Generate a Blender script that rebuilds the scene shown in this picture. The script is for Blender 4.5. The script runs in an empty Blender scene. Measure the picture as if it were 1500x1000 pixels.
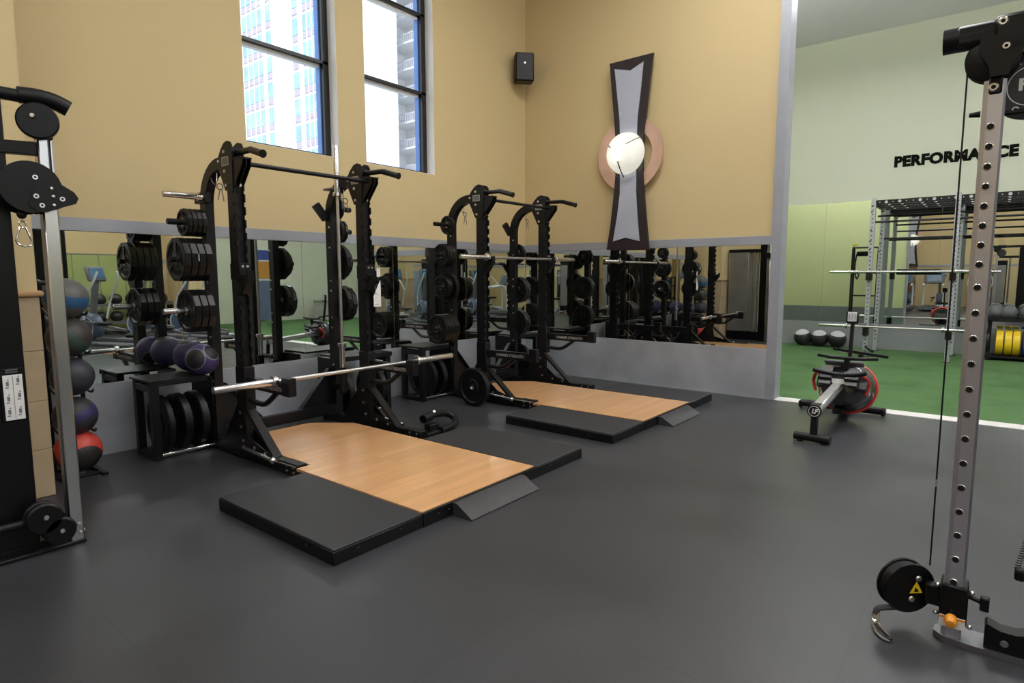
import bpy, bmesh, math, random
from mathutils import Vector, Matrix
random.seed(7)
C = bpy.context.scene.collection
PI = math.pi
V = Vector

# ------------------------------------------------------------------ materials
MATS = {}
def mat(name, col, rough=0.5, metal=0.0, var=0.12, scale=6.0, bump=0.0, bscale=200.0, rvar=0.0, spec=0.5, coat=0.0):
    if name in MATS: return MATS[name]
    m = bpy.data.materials.new(name); m.use_nodes = True
    nt = m.node_tree; N = nt.nodes; L = nt.links
    b = N['Principled BSDF']
    b.inputs['Roughness'].default_value = rough
    b.inputs['Metallic'].default_value = metal
    b.inputs['Specular IOR Level'].default_value = spec
    b.inputs['Coat Weight'].default_value = coat
    tc = N.new('ShaderNodeTexCoord')
    nz = N.new('ShaderNodeTexNoise'); nz.inputs['Scale'].default_value = scale; nz.inputs['Detail'].default_value = 5
    L.new(tc.outputs['Object'], nz.inputs['Vector'])
    rp = N.new('ShaderNodeMapRange'); rp.inputs[1].default_value = .3; rp.inputs[2].default_value = .7
    rp.inputs[3].default_value = 1 - var; rp.inputs[4].default_value = 1 + var
    L.new(nz.outputs['Fac'], rp.inputs[0])
    mx = N.new('ShaderNodeVectorMath'); mx.operation = 'SCALE'
    mx.inputs[0].default_value = col
    L.new(rp.outputs[0], mx.inputs['Scale'])
    L.new(mx.outputs[0], b.inputs['Base Color'])
    if rvar:
        r2 = N.new('ShaderNodeMapRange'); r2.inputs[1].default_value = .3; r2.inputs[2].default_value = .7
        r2.inputs[3].default_value = max(.02, rough - rvar); r2.inputs[4].default_value = rough + rvar
        L.new(nz.outputs['Fac'], r2.inputs[0]); L.new(r2.outputs[0], b.inputs['Roughness'])
    if bump:
        n2 = N.new('ShaderNodeTexNoise'); n2.inputs['Scale'].default_value = bscale; n2.inputs['Detail'].default_value = 3
        L.new(tc.outputs['Object'], n2.inputs['Vector'])
        bp = N.new('ShaderNodeBump'); bp.inputs['Strength'].default_value = bump; bp.inputs['Distance'].default_value = .002
        L.new(n2.outputs['Fac'], bp.inputs['Height']); L.new(bp.outputs[0], b.inputs['Normal'])
    MATS[name] = m
    return m

def emit_mat(name, col, strength):
    if name in MATS: return MATS[name]
    m = bpy.data.materials.new(name); m.use_nodes = True
    b = m.node_tree.nodes['Principled BSDF']
    b.inputs['Base Color'].default_value = (*col, 1)
    b.inputs['Emission Color'].default_value = (*col, 1)
    b.inputs['Emission Strength'].default_value = strength
    MATS[name] = m
    return m

black = mat('black_powder_coat', (.0065, .0062, .0072), .40, 0, .15, 9, .25, 400, spec=.28)
black2 = mat('black_plastic', (.0045, .0045, .0052), .33, 0, .15, 5, spec=.28)
rubber = mat('black_rubber', (.006, .006, .0065), .40, 0, .2, 12, .3, 300, spec=.3)
plate_rub = mat('plate_urethane', (.0065, .006, .006), .34, 0, .2, 9, .15, 250, spec=.35)
chrome = mat('chrome_steel', (.72, .71, .70), .16, 1, .05, 20)
steel = mat('brushed_steel', (.66, .655, .665), .26, 1, .02, 3)
knurl = mat('knurled_steel', (.56, .55, .54), .36, 1, .04, 20)
bolt_m = mat('zinc_bolt', (.75, .73, .70), .28, 1, .05, 30)
galv = mat('galvanised_trim', (.365, .383, .43), .42, .25, .07, 3, .1, 90)
wainsc = mat('zinc_wainscot', (.445, .468, .515), .42, .3, .16, 2.2, .12, 60, rvar=.08)
yellow_wall = mat('yellow_paint', (.62, .49, .262), .75, 0, .015, .8, .08, 180)
white_wall = mat('white_paint', (.88, .86, .83), .7, 0, .02, 2, .05, 150)
sage_wall = mat('sage_paint', (.53, .56, .455), .75, 0, .015, .8, .08, 180)
lime_wall = mat('lime_paint', (.66, .68, .38), .75, 0, .02, .8, .08, 180)
ceil_m = mat('ceiling_paint', (.84, .82, .92), .85, 0, .02, 1)
greybase = mat('grey_wall_base', (.20, .215, .225), .6, 0, .06, 2)
white_strip = mat('threshold_vinyl', (.66, .65, .62), .5, 0, .06, 5)
frame_black = mat('window_frame_black', (.012, .012, .014), .35, 0, .1, 6)
frame_skylight_tint = mat('window_frame_skylight_tint', (.10, .22, .55), .3, .1, .1, 6)  # blue skylight falling on the frame, put into its colour
white_lbl = mat('white_label', (.75, .74, .73), .5, 0, .03, 8)
grey_ink = mat('grey_ink', (.18, .18, .2), .6, 0, .1, 10)
white_ink = mat('white_ink', (.72, .72, .72), .5, 0, .05, 10)
black_ink = mat('black_ink', (.004, .006, .004), .8, 0, .1, 10, spec=.05)
orange = mat('orange_plastic', (.85, .33, .03), .4, 0, .05, 8)
yellow_pl = mat('yellow_rubber', (.72, .50, .01), .5, 0, .08, 8)
blue_pl = mat('blue_rubber', (.03, .06, .24), .5, 0, .1, 8)
red_pl = mat('red_plastic', (.55, .035, .03), .3, 0, .1, 8)
copper = mat('copper_sheet', (.68, .44, .33), .4, .45, .08, 4)
alu = mat('anodised_aluminium', (.47, .50, .60), .5, .2, .04, 3)
rail_alu = mat('rail_aluminium', (.60, .60, .60), .32, .7, .05, 9)
darkwood = mat('dark_stained_wood', (.022, .014, .016), .45, 0, .25, 14)
silver_p = mat('silver_panel', (.32, .31, .30), .4, .7, .12, 3)
tile_m = mat('tan_tile', (.46, .35, .22), .55, 0, .06, 5)
brown_m = mat('brown_panel', (.17, .07, .02), .5, 0, .2, 4)
white_pl = mat('white_plastic', (.62, .63, .66), .4, 0, .04, 6)
grey_pl = mat('grey_plastic', (.12, .12, .13), .45, 0, .1, 8)
bluegrey = mat('blue_grey_panel', (.10, .13, .22), .5, 0, .06, 4)
orange_panel = mat('ochre_panel', (.45, .21, .03), .5, 0, .06, 4)
bld_white = mat('pale_concrete', (.80, .80, .82), .8, 0, .03, .5)
bld_brick = mat('mauve_brick', (.46, .40, .46), .8, 0, .1, 2)
bld_glass = mat('tower_glass', (.30, .47, .56), .3, .0, .25, .4)
bld_rail = mat('balcony_rail', (.62, .62, .70), .6, 0, .1, 1)

def floor_mat():
    m = bpy.data.materials.new('rubber_floor'); m.use_nodes = True
    nt = m.node_tree; N = nt.nodes; L = nt.links; b = N['Principled BSDF']
    tc = N.new('ShaderNodeTexCoord')
    n1 = N.new('ShaderNodeTexNoise'); n1.inputs['Scale'].default_value = 260; n1.inputs['Detail'].default_value = 2
    n2 = N.new('ShaderNodeTexNoise'); n2.inputs['Scale'].default_value = 1.1; n2.inputs['Detail'].default_value = 6
    L.new(tc.outputs['Object'], n1.inputs['Vector']); L.new(tc.outputs['Object'], n2.inputs['Vector'])
    cr = N.new('ShaderNodeValToRGB')
    cr.color_ramp.elements[0].position = .3; cr.color_ramp.elements[0].color = (.0278, .0290, .0335, 1)
    cr.color_ramp.elements[1].position = .75; cr.color_ramp.elements[1].color = (.0535, .0555, .0625, 1)
    L.new(n1.outputs['Fac'], cr.inputs[0])
    mr = N.new('ShaderNodeMapRange'); mr.inputs[1].default_value = .3; mr.inputs[2].default_value = .7
    mr.inputs[3].default_value = .85; mr.inputs[4].default_value = 1.15
    L.new(n2.outputs['Fac'], mr.inputs[0])
    vm = N.new('ShaderNodeVectorMath'); vm.operation = 'SCALE'
    L.new(cr.outputs[0], vm.inputs[0]); L.new(mr.outputs[0], vm.inputs['Scale'])
    bk = N.new('ShaderNodeTexBrick'); bk.inputs['Scale'].default_value = 1; bk.inputs['Brick Width'].default_value = 1.22; bk.inputs['Row Height'].default_value = 1.22
    bk.inputs['Mortar Size'].default_value = .0018; bk.inputs['Color1'].default_value = (1, 1, 1, 1); bk.inputs['Color2'].default_value = (.96, .96, .96, 1); bk.inputs['Mortar'].default_value = (.62, .62, .62, 1); bk.offset = 0
    mp = N.new('ShaderNodeMapping'); mp.inputs['Location'].default_value = (.36, .85, 0)
    L.new(tc.outputs['Object'], mp.inputs['Vector']); L.new(mp.outputs[0], bk.inputs['Vector'])
    mu = N.new('ShaderNodeVectorMath'); mu.operation = 'MULTIPLY'
    L.new(vm.outputs[0], mu.inputs[0]); L.new(bk.outputs['Color'], mu.inputs[1])
    L.new(mu.outputs[0], b.inputs['Base Color'])
    r2 = N.new('ShaderNodeMapRange'); r2.inputs[1].default_value = .3; r2.inputs[2].default_value = .7
    r2.inputs[3].default_value = .30; r2.inputs[4].default_value = .42
    L.new(n2.outputs['Fac'], r2.inputs[0]); L.new(r2.outputs[0], b.inputs['Roughness'])
    bp = N.new('ShaderNodeBump'); bp.inputs['Strength'].default_value = .35; bp.inputs['Distance'].default_value = .002
    L.new(n1.outputs['Fac'], bp.inputs['Height']); L.new(bp.outputs[0], b.inputs['Normal'])
    return m
def turf_mat():
    m = bpy.data.materials.new('green_turf'); m.use_nodes = True
    nt = m.node_tree; N = nt.nodes; L = nt.links; b = N['Principled BSDF']
    b.inputs['Roughness'].default_value = .9; b.inputs['Specular IOR Level'].default_value = .15
    tc = N.new('ShaderNodeTexCoord')
    n1 = N.new('ShaderNodeTexNoise'); n1.inputs['Scale'].default_value = 90; n1.inputs['Detail'].default_value = 4
    n2 = N.new('ShaderNodeTexNoise'); n2.inputs['Scale'].default_value = 1.6; n2.inputs['Detail'].default_value = 5
    L.new(tc.outputs['Object'], n1.inputs['Vector']); L.new(tc.outputs['Object'], n2.inputs['Vector'])
    ad = N.new('ShaderNodeMath'); ad.operation = 'ADD'
    L.new(n1.outputs['Fac'], ad.inputs[0]); L.new(n2.outputs['Fac'], ad.inputs[1])
    cr = N.new('ShaderNodeValToRGB')
    cr.color_ramp.elements[0].position = .65; cr.color_ramp.elements[0].color = (.034, .080, .026, 1)
    cr.color_ramp.elements[1].position = 1.3; cr.color_ramp.elements[1].color = (.078, .155, .058, 1)
    L.new(ad.outputs[0], cr.inputs[0]); L.new(cr.outputs[0], b.inputs['Base Color'])
    bp = N.new('ShaderNodeBump'); bp.inputs['Strength'].default_value = .7; bp.inputs['Distance'].default_value = .01
    L.new(n1.outputs['Fac'], bp.inputs['Height']); L.new(bp.outputs[0], b.inputs['Normal'])
    return m
def wood_mat():
    m = bpy.data.materials.new('maple_boards'); m.use_nodes = True
    nt = m.node_tree; N = nt.nodes; L = nt.links; b = N['Principled BSDF']
    b.inputs['Roughness'].default_value = .28; b.inputs['Coat Weight'].default_value = .5; b.inputs['Coat Roughness'].default_value = .09
    tc = N.new('ShaderNodeTexCoord')
    mp = N.new('ShaderNodeMapping'); 
    L.new(tc.outputs['Object'], mp.inputs['Vector'])
    br = N.new('ShaderNodeTexBrick'); br.inputs['Scale'].default_value = 1; br.inputs['Mortar Size'].default_value = .0008
    br.inputs['Brick Width'].default_value = .9; br.inputs['Row Height'].default_value = .083
    br.inputs['Color1'].default_value = (.67, .365, .165, 1); br.inputs['Color2'].default_value = (.77, .435, .205, 1)
    br.inputs['Mortar'].default_value = (.55, .29, .12, 1)
    br.offset = .37; br.inputs['Bias'].default_value = 0
    L.new(mp.outputs[0], br.inputs['Vector'])
    m2 = N.new('ShaderNodeMapping'); m2.inputs['Scale'].default_value = (2.5, 60, 1)
    L.new(tc.outputs['Object'], m2.inputs['Vector'])
    nz = N.new('ShaderNodeTexNoise'); nz.inputs['Scale'].default_value = 1; nz.inputs['Detail'].default_value = 5
    L.new(m2.outputs[0], nz.inputs['Vector'])
    mr = N.new('ShaderNodeMapRange'); mr.inputs[1].default_value = .3; mr.inputs[2].default_value = .7
    mr.inputs[3].default_value = .90; mr.inputs[4].default_value = 1.08
    L.new(nz.outputs['Fac'], mr.inputs[0])
    vm = N.new('ShaderNodeVectorMath'); vm.operation = 'SCALE'
    L.new(br.outputs['Color'], vm.inputs[0]); L.new(mr.outputs[0], vm.inputs['Scale'])
    L.new(vm.outputs[0], b.inputs['Base Color'])
    return m
def mirror_mat():
    m = bpy.data.materials.new('mirror_glass'); m.use_nodes = True
    nt = m.node_tree; N = nt.nodes; L = nt.links; b = N['Principled BSDF']
    b.inputs['Metallic'].default_value = 1; b.inputs['Roughness'].default_value = .004
    tc = N.new('ShaderNodeTexCoord'); nz = N.new('ShaderNodeTexNoise'); nz.inputs['Scale'].default_value = 1.5
    L.new(tc.outputs['Object'], nz.inputs['Vector'])
    cr = N.new('ShaderNodeValToRGB')
    cr.color_ramp.elements[0].color = (.74, .79, .77, 1); cr.color_ramp.elements[1].color = (.78, .83, .80, 1)
    L.new(nz.outputs['Fac'], cr.inputs[0]); L.new(cr.outputs[0], b.inputs['Base Color'])
    return m
def pane_mat():
    m = bpy.data.materials.new('window_glass'); m.use_nodes = True
    nt = m.node_tree; N = nt.nodes; L = nt.links
    for n in list(N):
        if n.type != 'OUTPUT_MATERIAL': N.remove(n)
    out = [n for n in N][0]
    tr = N.new('ShaderNodeBsdfTransparent'); tr.inputs[0].default_value = (.93, .96, .97, 1)
    gl = N.new('ShaderNodeBsdfGlossy'); gl.inputs['Roughness'].default_value = .02
    fr = N.new('ShaderNodeFresnel'); fr.inputs[0].default_value = 1.08
    mx = N.new('ShaderNodeMixShader')
    L.new(fr.outputs[0], mx.inputs[0]); L.new(tr.outputs[0], mx.inputs[1]); L.new(gl.outputs[0], mx.inputs[2])
    L.new(mx.outputs[0], out.inputs[0])
    return m
def ball_mat(name, c1, c2, line, n1, t, n2=None, t2=.5, rough=.5, signed=False):
    """a ball in two colours: panels cut by planes at distance t from its centre along n1 (and n2)"""
    m = bpy.data.materials.new(name); m.use_nodes = True
    nt = m.node_tree; N = nt.nodes; L = nt.links; b = N['Principled BSDF']
    b.inputs['Roughness'].default_value = rough
    tc = N.new('ShaderNodeTexCoord')
    nrm = N.new('ShaderNodeVectorMath'); nrm.operation = 'NORMALIZE'
    L.new(tc.outputs['Object'], nrm.inputs[0])
    cur = None
    for n, tt in ((n1, t),) + (((n2, t2),) if n2 else ()):
        d = N.new('ShaderNodeVectorMath'); d.operation = 'DOT_PRODUCT'
        d.inputs[1].default_value = V(n).normalized()
        L.new(nrm.outputs[0], d.inputs[0])
        a = N.new('ShaderNodeMath'); a.operation = 'ADD' if signed else 'ABSOLUTE'; a.inputs[1].default_value = 0; L.new(d.outputs['Value'], a.inputs[0])
        s = N.new('ShaderNodeMath'); s.operation = 'SUBTRACT'; s.inputs[1].default_value = tt; L.new(a.outputs[0], s.inputs[0])
        if cur is None: cur = s
        else:
            mm = N.new('ShaderNodeMath'); mm.operation = 'MAXIMUM'
            L.new(cur.outputs[0], mm.inputs[0]); L.new(s.outputs[0], mm.inputs[1]); cur = mm
    g = N.new('ShaderNodeMath'); g.operation = 'GREATER_THAN'; g.inputs[1].default_value = 0; L.new(cur.outputs[0], g.inputs[0])
    mx = N.new('ShaderNodeMix'); mx.data_type = 'RGBA'
    mx.inputs[6].default_value = (*c1, 1); mx.inputs[7].default_value = (*c2, 1); L.new(g.outputs[0], mx.inputs[0])
    ab = N.new('ShaderNodeMath'); ab.operation = 'ABSOLUTE'; L.new(cur.outputs[0], ab.inputs[0])
    ls = N.new('ShaderNodeMath'); ls.operation = 'LESS_THAN'; ls.inputs[1].default_value = .022 if line else -1; L.new(ab.outputs[0], ls.inputs[0])
    m2 = N.new('ShaderNodeMix'); m2.data_type = 'RGBA'
    L.new(ls.outputs[0], m2.inputs[0]); L.new(mx.outputs[2], m2.inputs[6]); m2.inputs[7].default_value = (*(line or c1), 1)
    L.new(m2.outputs[2], b.inputs['Base Color'])
    nz = N.new('ShaderNodeTexNoise'); nz.inputs['Scale'].default_value = 160; L.new(tc.outputs['Object'], nz.inputs['Vector'])
    bp = N.new('ShaderNodeBump'); bp.inputs['Strength'].default_value = .3; bp.inputs['Distance'].default_value = .002
    L.new(nz.outputs['Fac'], bp.inputs['Height']); L.new(bp.outputs[0], b.inputs['Normal'])
    return m
def globe_mat():
    m = bpy.data.materials.new('frosted_glass_lit'); m.use_nodes = True
    nt = m.node_tree; N = nt.nodes; L = nt.links
    for n in list(N):
        if n.type != 'OUTPUT_MATERIAL': N.remove(n)
    out = [n for n in N][0]
    tl = N.new('ShaderNodeBsdfTranslucent'); tl.inputs[0].default_value = (.95, .96, .93, 1)
    df = N.new('ShaderNodeBsdfPrincipled'); df.inputs['Base Color'].default_value = (.86, .88, .86, 1); df.inputs['Roughness'].default_value = .3
    mx = N.new('ShaderNodeMixShader'); mx.inputs[0].default_value = .5
    L.new(tl.outputs[0], mx.inputs[1]); L.new(df.outputs[0], mx.inputs[2])
    em = N.new('ShaderNodeEmission'); em.inputs[0].default_value = (1, .97, .88, 1); em.inputs[1].default_value = .10
    ad = N.new('ShaderNodeAddShader'); L.new(mx.outputs[0], ad.inputs[0]); L.new(em.outputs[0], ad.inputs[1])
    L.new(ad.outputs[0], out.inputs[0])
    return m
FLOOR = floor_mat(); TURF = turf_mat(); WOOD = wood_mat(); MIRROR = mirror_mat(); PANE = pane_mat(); GLOBE = globe_mat()

# ------------------------------------------------------------------ mesh helpers
class MB:
    def __init__(self): self.bm = bmesh.new()
    def box(self, c, s, bev=0.0, rot=None):
        g = bmesh.ops.create_cube(self.bm, size=1)
        vs = g['verts']
        M = Matrix.Translation(V(c)) @ (rot.to_4x4() if rot else Matrix()) @ Matrix.Diagonal((s[0], s[1], s[2], 1))
        bmesh.ops.transform(self.bm, matrix=M, verts=vs)
        if bev:
            es = list({e for v in vs for e in v.link_edges})
            bmesh.ops.bevel(self.bm, geom=es, offset=min(bev, .45*min(s)), segments=1, affect='EDGES', profile=.5)
        return self
    def bx(self, x0, x1, y0, y1, z0, z1, bev=0.0):
        return self.box(((x0+x1)/2, (y0+y1)/2, (z0+z1)/2), (abs(x1-x0), abs(y1-y0), abs(z1-z0)), bev)
    def beam(self, p0, p1, w, h, up=(0, 0, 1), bev=.003):
        p0, p1 = V(p0), V(p1); d = p1-p0; L = d.length; d.normalize()
        u = V(up)
        if abs(d.dot(u)) > .98: u = V((0, 1, 0))
        r = d.cross(u).normalized(); u2 = r.cross(d)
        rot = Matrix((r, d, u2)).transposed()
        return self.box((p0+p1)/2, (w, L, h), bev, rot)
    def tube(self, pts, r, seg=12, closed=False):
        pts = [V(p) for p in pts]; n = len(pts)
        rs = r if isinstance(r, (list, tuple)) else [r]*n
        rings = []; prev = None
        for i, p in enumerate(pts):
            a = pts[i-1] if (i > 0 or closed) else p
            c = pts[(i+1) % n] if (i < n-1 or closed) else p
            d1 = (p-a).normalized() if (p-a).length > 1e-9 else None
            d2 = (c-p).normalized() if (c-p).length > 1e-9 else None
            t = (d1 or d2) if (d1 is None or d2 is None) else (d1+d2)
            if t.length < 1e-6: t = d1
            t = t.normalized()
            if prev is None:
                q = V((0, 0, 1)) if abs(t.z) < .9 else V((1, 0, 0))
                x = t.cross(q).normalized()
            else:
                x = (prev - t*prev.dot(t)).normalized()
            prev = x; y = t.cross(x)
            k = 1.0
            if d1 is not None and d2 is not None: k = 1/max(.5, math.cos(d1.angle(d2)/2))
            ring = []
            for j in range(seg):
                an = 2*PI*j/seg
                ring.append(self.bm.verts.new(p + (x*math.cos(an)+y*math.sin(an))*rs[i]*(k if k < 1.2 else 1.1)))
            rings.append(ring)
        m = n if closed else n-1
        for i in range(m):
            a, b = rings[i], rings[(i+1) % n]
            for j in range(seg):
                self.bm.faces.new((a[j], a[(j+1) % seg], b[(j+1) % seg], b[j]))
        if not closed:
            self.bm.faces.new(rings[0][::-1]); self.bm.faces.new(rings[-1])
        return self
    def lathe(self, prof, o=(0, 0, 0), ax=(1, 0, 0), seg=32, closed=False, sx=1.0):
        """prof: (radius, height along ax)"""
        o = V(o); a = V(ax).normalized()
        q = V((0, 0, 1)) if abs(a.z) < .9 else V((0, 1, 0))
        x = a.cross(q).normalized(); y = a.cross(x)
        rings = []
        for r, h in prof:
            if r < 1e-6: rings.append([self.bm.verts.new(o+a*h)])
            else: rings.append([self.bm.verts.new(o+a*h+(x*math.cos(2*PI*(j+.5)/seg)*sx+y*math.sin(2*PI*(j+.5)/seg))*r) for j in range(seg)])
        pr = list(zip(rings, rings[1:])) + ([(rings[-1], rings[0])] if closed else [])
        for A, B in pr:
            for j in range(seg):
                k = (j+1) % seg
                if len(A) == 1 and len(B) == 1: continue
                if len(A) == 1: f = (A[0], B[k], B[j])
                elif len(B) == 1: f = (A[j], A[k], B[0])
                else: f = (A[j], A[k], B[k], B[j])
                try: self.bm.faces.new(f)
                except ValueError: pass
        return self
    def cyl(self, p0, p1, r, seg=20, bev=0.0):
        p0, p1 = V(p0), V(p1); L = (p1-p0).length
        b = min(bev, r*.5, L*.4)
        pr = [(0, 0), (r-b, 0), (r, b), (r, L-b), (r-b, L), (0, L)] if b else [(0, 0), (r, 0), (r, L), (0, L)]
        return self.lathe(pr, p0, p1-p0, seg)
    def prism(self, poly, o, u, v, t):
        """flat outline poly in (u, v) about o, thickened by t along u x v, centred"""
        o, u, v = V(o), V(u).normalized(), V(v).normalized(); n = u.cross(v).normalized()
        A = [self.bm.verts.new(o+u*a+v*b+n*(t/2)) for a, b in poly]
        B = [self.bm.verts.new(o+u*a+v*b-n*(t/2)) for a, b in poly]
        self.bm.faces.new(A); self.bm.faces.new(B[::-1])
        k = len(poly)
        for i in range(k):
            j = (i+1) % k
            self.bm.faces.new((A[j], A[i], B[i], B[j]))
        return self
    def sphere(self, c, r, seg=24, rings=16, scale=(1, 1, 1)):
        g = bmesh.ops.create_uvsphere(self.bm, u_segments=seg, v_segments=rings, radius=r)
        bmesh.ops.transform(self.bm, matrix=Matrix.Translation(V(c)) @ Matrix.Diagonal((*scale, 1)), verts=g['verts'])
        return self
    def build(self, name, m, parent=None, ang=38, loc=None):
        bmesh.ops.recalc_face_normals(self.bm, faces=self.bm.faces)
        me = bpy.data.meshes.new(name); self.bm.to_mesh(me); self.bm.free()
        me.materials.append(m)
        for p in me.polygons: p.use_smooth = True
        me.set_sharp_from_angle(angle=math.radians(ang))
        o = bpy.data.objects.new(name, me); C.objects.link(o)
        if parent is not None: o.parent = parent
        if loc is not None: o.location = loc
        return o
def arc(cx, cz, r, a0, a1, n):
    return [(cx+r*math.cos(math.radians(a0+(a1-a0)*i/n)), cz+r*math.sin(math.radians(a0+(a1-a0)*i/n))) for i in range(n+1)]
def smooth(pts, it=2):
    pts = [V(p) for p in pts]
    for _ in range(it):
        q = [pts[0]]
        for a, b in zip(pts, pts[1:]): q += [a*.75+b*.25, a*.25+b*.75]
        q.append(pts[-1]); pts = q
    return pts

def tag(o, label, cat, group=None, kind=None):
    o['label'] = label; o['category'] = cat
    if group: o['group'] = group
    if kind: o['kind'] = kind
    return o
def thing(name, label, cat, loc=(0, 0, 0), rz=0, group=None):
    o = bpy.data.objects.new(name, None); C.objects.link(o)
    o.location = loc; o.rotation_euler = (0, 0, rz); o.empty_display_size = .1
    return tag(o, label, cat, group)
def struct(o, kind='structure'):
    o['kind'] = kind; return o
def dup(root, loc, rot=None, label=None, group=None):
    r = root.copy(); C.objects.link(r); r.location = loc
    if rot is not None: r.rotation_euler = rot
    if label: r['label'] = label
    if group: r['group'] = group
    for ch in list(root.children):
        c = ch.copy(); C.objects.link(c); c.parent = r
        for g in ch.children:
            d = g.copy(); C.objects.link(d); d.parent = c
    return r
WEST = Matrix(((0, 0, -1), (-1, 0, 0), (0, 1, 0)))   # text read by someone looking along +x
SOUTH = Matrix(((1, 0, 0), (0, 0, -1), (0, 1, 0)))   # text read by someone looking along +y
def text(name, body, size, m, loc, basis=WEST, parent=None, ext=.001, off=0.0, shear=0.0, space=1.0, align='LEFT', width=None):
    cu = bpy.data.curves.new(name, 'FONT'); cu.body = body; cu.size = size; cu.extrude = ext; cu.offset = off
    cu.shear = shear; cu.space_character = space; cu.align_x = align; cu.resolution_u = 3
    q = bpy.data.objects.new(name, cu); C.objects.link(q)
    bpy.context.view_layer.update()
    me = bpy.data.meshes.new_from_object(q.evaluated_get(bpy.context.evaluated_depsgraph_get()))
    bpy.data.objects.remove(q); bpy.data.curves.remove(cu)
    me.name = name; me.materials.clear(); me.materials.append(m)
    if width:
        xs_ = [v.co.x for v in me.vertices]; k = width/(max(xs_)-min(xs_))
        for v in me.vertices: v.co.x *= k
    o = bpy.data.objects.new(name, me); C.objects.link(o)
    o.matrix_local = Matrix.Translation(V(loc)) @ basis.to_4x4()
    if parent is not None: o.parent = parent
    return o

# ------------------------------------------------------------------ the room
WX, WY = 7.63, 5.813           # inner faces of the right and left wall
XT = 14.227                    # far wall of the turf room
CEIL = 6.25
XW, YS = -7.0, -7.3            # walls behind the camera
struct(MB().bx(XW-.1, 7.60, YS-.1, WY+.3, -.12, 0).build('floor', FLOOR))
struct(MB().bx(7.83, XT+.1, YS-.1, WY+.3, -.12, 0.004).build('floor_turf', TURF))
struct(MB().bx(7.60, 7.83, YS, 2.02, -.1, .006, .002).build('trim_1', white_strip))
struct(MB().bx(XW-.3, XT+.3, YS-.3, WY+.5, CEIL, CEIL+.2).build('ceiling', ceil_m))
# left wall with two tall windows
T = .36
W1, W2 = (3.146, 4.22), (4.595, 5.692); SILL, HEAD = 2.80, 5.75
w = MB()
xs = [XW-.3, W1[0], W1[1], W2[0], W2[1], XT+.3]
for a, b in ((0, 1), (2, 3), (4, 5)): w.bx(xs[a], xs[b], WY, WY+T, 0, CEIL)
for a, b in (W1, W2): w.bx(a, b, WY, WY+T, 0, SILL).bx(a, b, WY, WY+T, HEAD, CEIL)
struct(w.build('wall_left', yellow_wall))
w = MB()
for a, b in (W1, W2):
    w.bx(b-.004, b+.002, WY+.002, WY+.14, SILL, HEAD).bx(a-.002, a+.004, WY+.002, WY+.14, SILL, HEAD).bx(a, b, WY+.002, WY+.14, SILL-.002, SILL+.004)
struct(w.build('trim_2', white_wall))
for k, (a, b) in enumerate((W1, W2)):
    y0, y1 = WY+.137, WY+.26
    r = bpy.data.objects.new('window_%d' % (k+1), None); C.objects.link(r); struct(r)
    r.location = ((a+b)/2, WY+.2, SILL); ox, oz = (a+b)/2, SILL
    f = MB(); yo = WY+.2
    y0 -= yo; y1 -= yo; a2, b2 = a-ox, b-ox; hh = HEAD-oz
    f.bx(a2, a2+.05, y0, y0+.05, 0, hh).bx(b2-.075, b2, y0, y0+.05, 0, hh).bx(a2, b2, y0, y0+.05, 0, .045).bx(a2, b2, y0, y0+.05, hh-.05, hh)
    for z in (3.83, 4.79): f.bx(a2, b2, y0, y0+.05, z-.016-oz, z+.016-oz)
    f.build('window_frame', frame_black, r)
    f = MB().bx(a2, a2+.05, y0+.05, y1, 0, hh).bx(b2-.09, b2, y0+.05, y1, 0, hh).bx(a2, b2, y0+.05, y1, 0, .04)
    f.build('outer_frame', frame_skylight_tint, r)
    f = MB()
    for z in (3.83, 4.79): f.bx(a2, b2, y0+.05, y1, z-.045-oz, z+.02-oz)
    f.build('transom', white_wall, r)
    MB().bx(a2+.04, b2-.06, y0+.06, y0+.066, .02, hh-.02).build('window_pane', PANE, r)
# right wall, ends at the opening to the turf room
struct(MB().bx(WX, 7.80, 2.06, WY, 0, CEIL).build('wall_right', yellow_wall))
struct(MB().bx(WX, 7.80, YS, -4.6, 0, CEIL).build('wall_right_rear', yellow_wall))
struct(MB().bx(7.80, 7.806, 2.06, WY, .55, CEIL).build('wall_turf_near', lime_wall))
struct(MB().bx(7.80, 7.815, 2.06, WY, 0, .55).build('baseboard_turf_near', greybase))
# steel post at the end of the right wall
struct(MB().prism([(7.600, 2.012), (7.83, 2.012), (7.83, 2.058), (7.629, 2.058), (7.629, 2.125), (7.600, 2.125)], (0, 0, CEIL/2), (1, 0, 0), (0, 1, 0), CEIL).build('trim_3', galv))
# other walls
struct(MB().bx(XW-.3, XW, YS, WY, 0, CEIL).build('wall_rear_left', yellow_wall))
w = MB().bx(XW-.3, 7.8, YS-.3, YS, 0, 2.9).bx(XW-.3, 7.8, YS-.3, YS, 5.3, CEIL).bx(XW-.3, -5.6, YS-.3, YS, 2.9, 5.3).bx(6.8, 7.8, YS-.3, YS, 2.9, 5.3)
struct(w.build('wall_rear', yellow_wall))
r = bpy.data.objects.new('window_3', None); C.objects.link(r); struct(r); r.location = (.6, YS-.15, 2.9)
f = MB().bx(-6.2, 6.2, -.05, .05, 0, .07).bx(-6.2, 6.2, -.05, .05, 2.33, 2.4)
for k in range(9): f.bx(-6.2+k*1.54-.03, -6.2+k*1.54+.05, -.05, .05, 0, 2.4)
f.build('window_frame', frame_black, r)
MB().bx(-6.2, 6.2, -.004, .004, .05, 2.35).build('window_pane', PANE, r)
struct(MB().bx(7.8, XT+.3, YS-.3, YS, 0, CEIL).build('wall_turf_side', sage_wall))
struct(MB().bx(XT, XT+.3, YS, WY, 0, CEIL).build('wall_turf_far', sage_wall))
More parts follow.
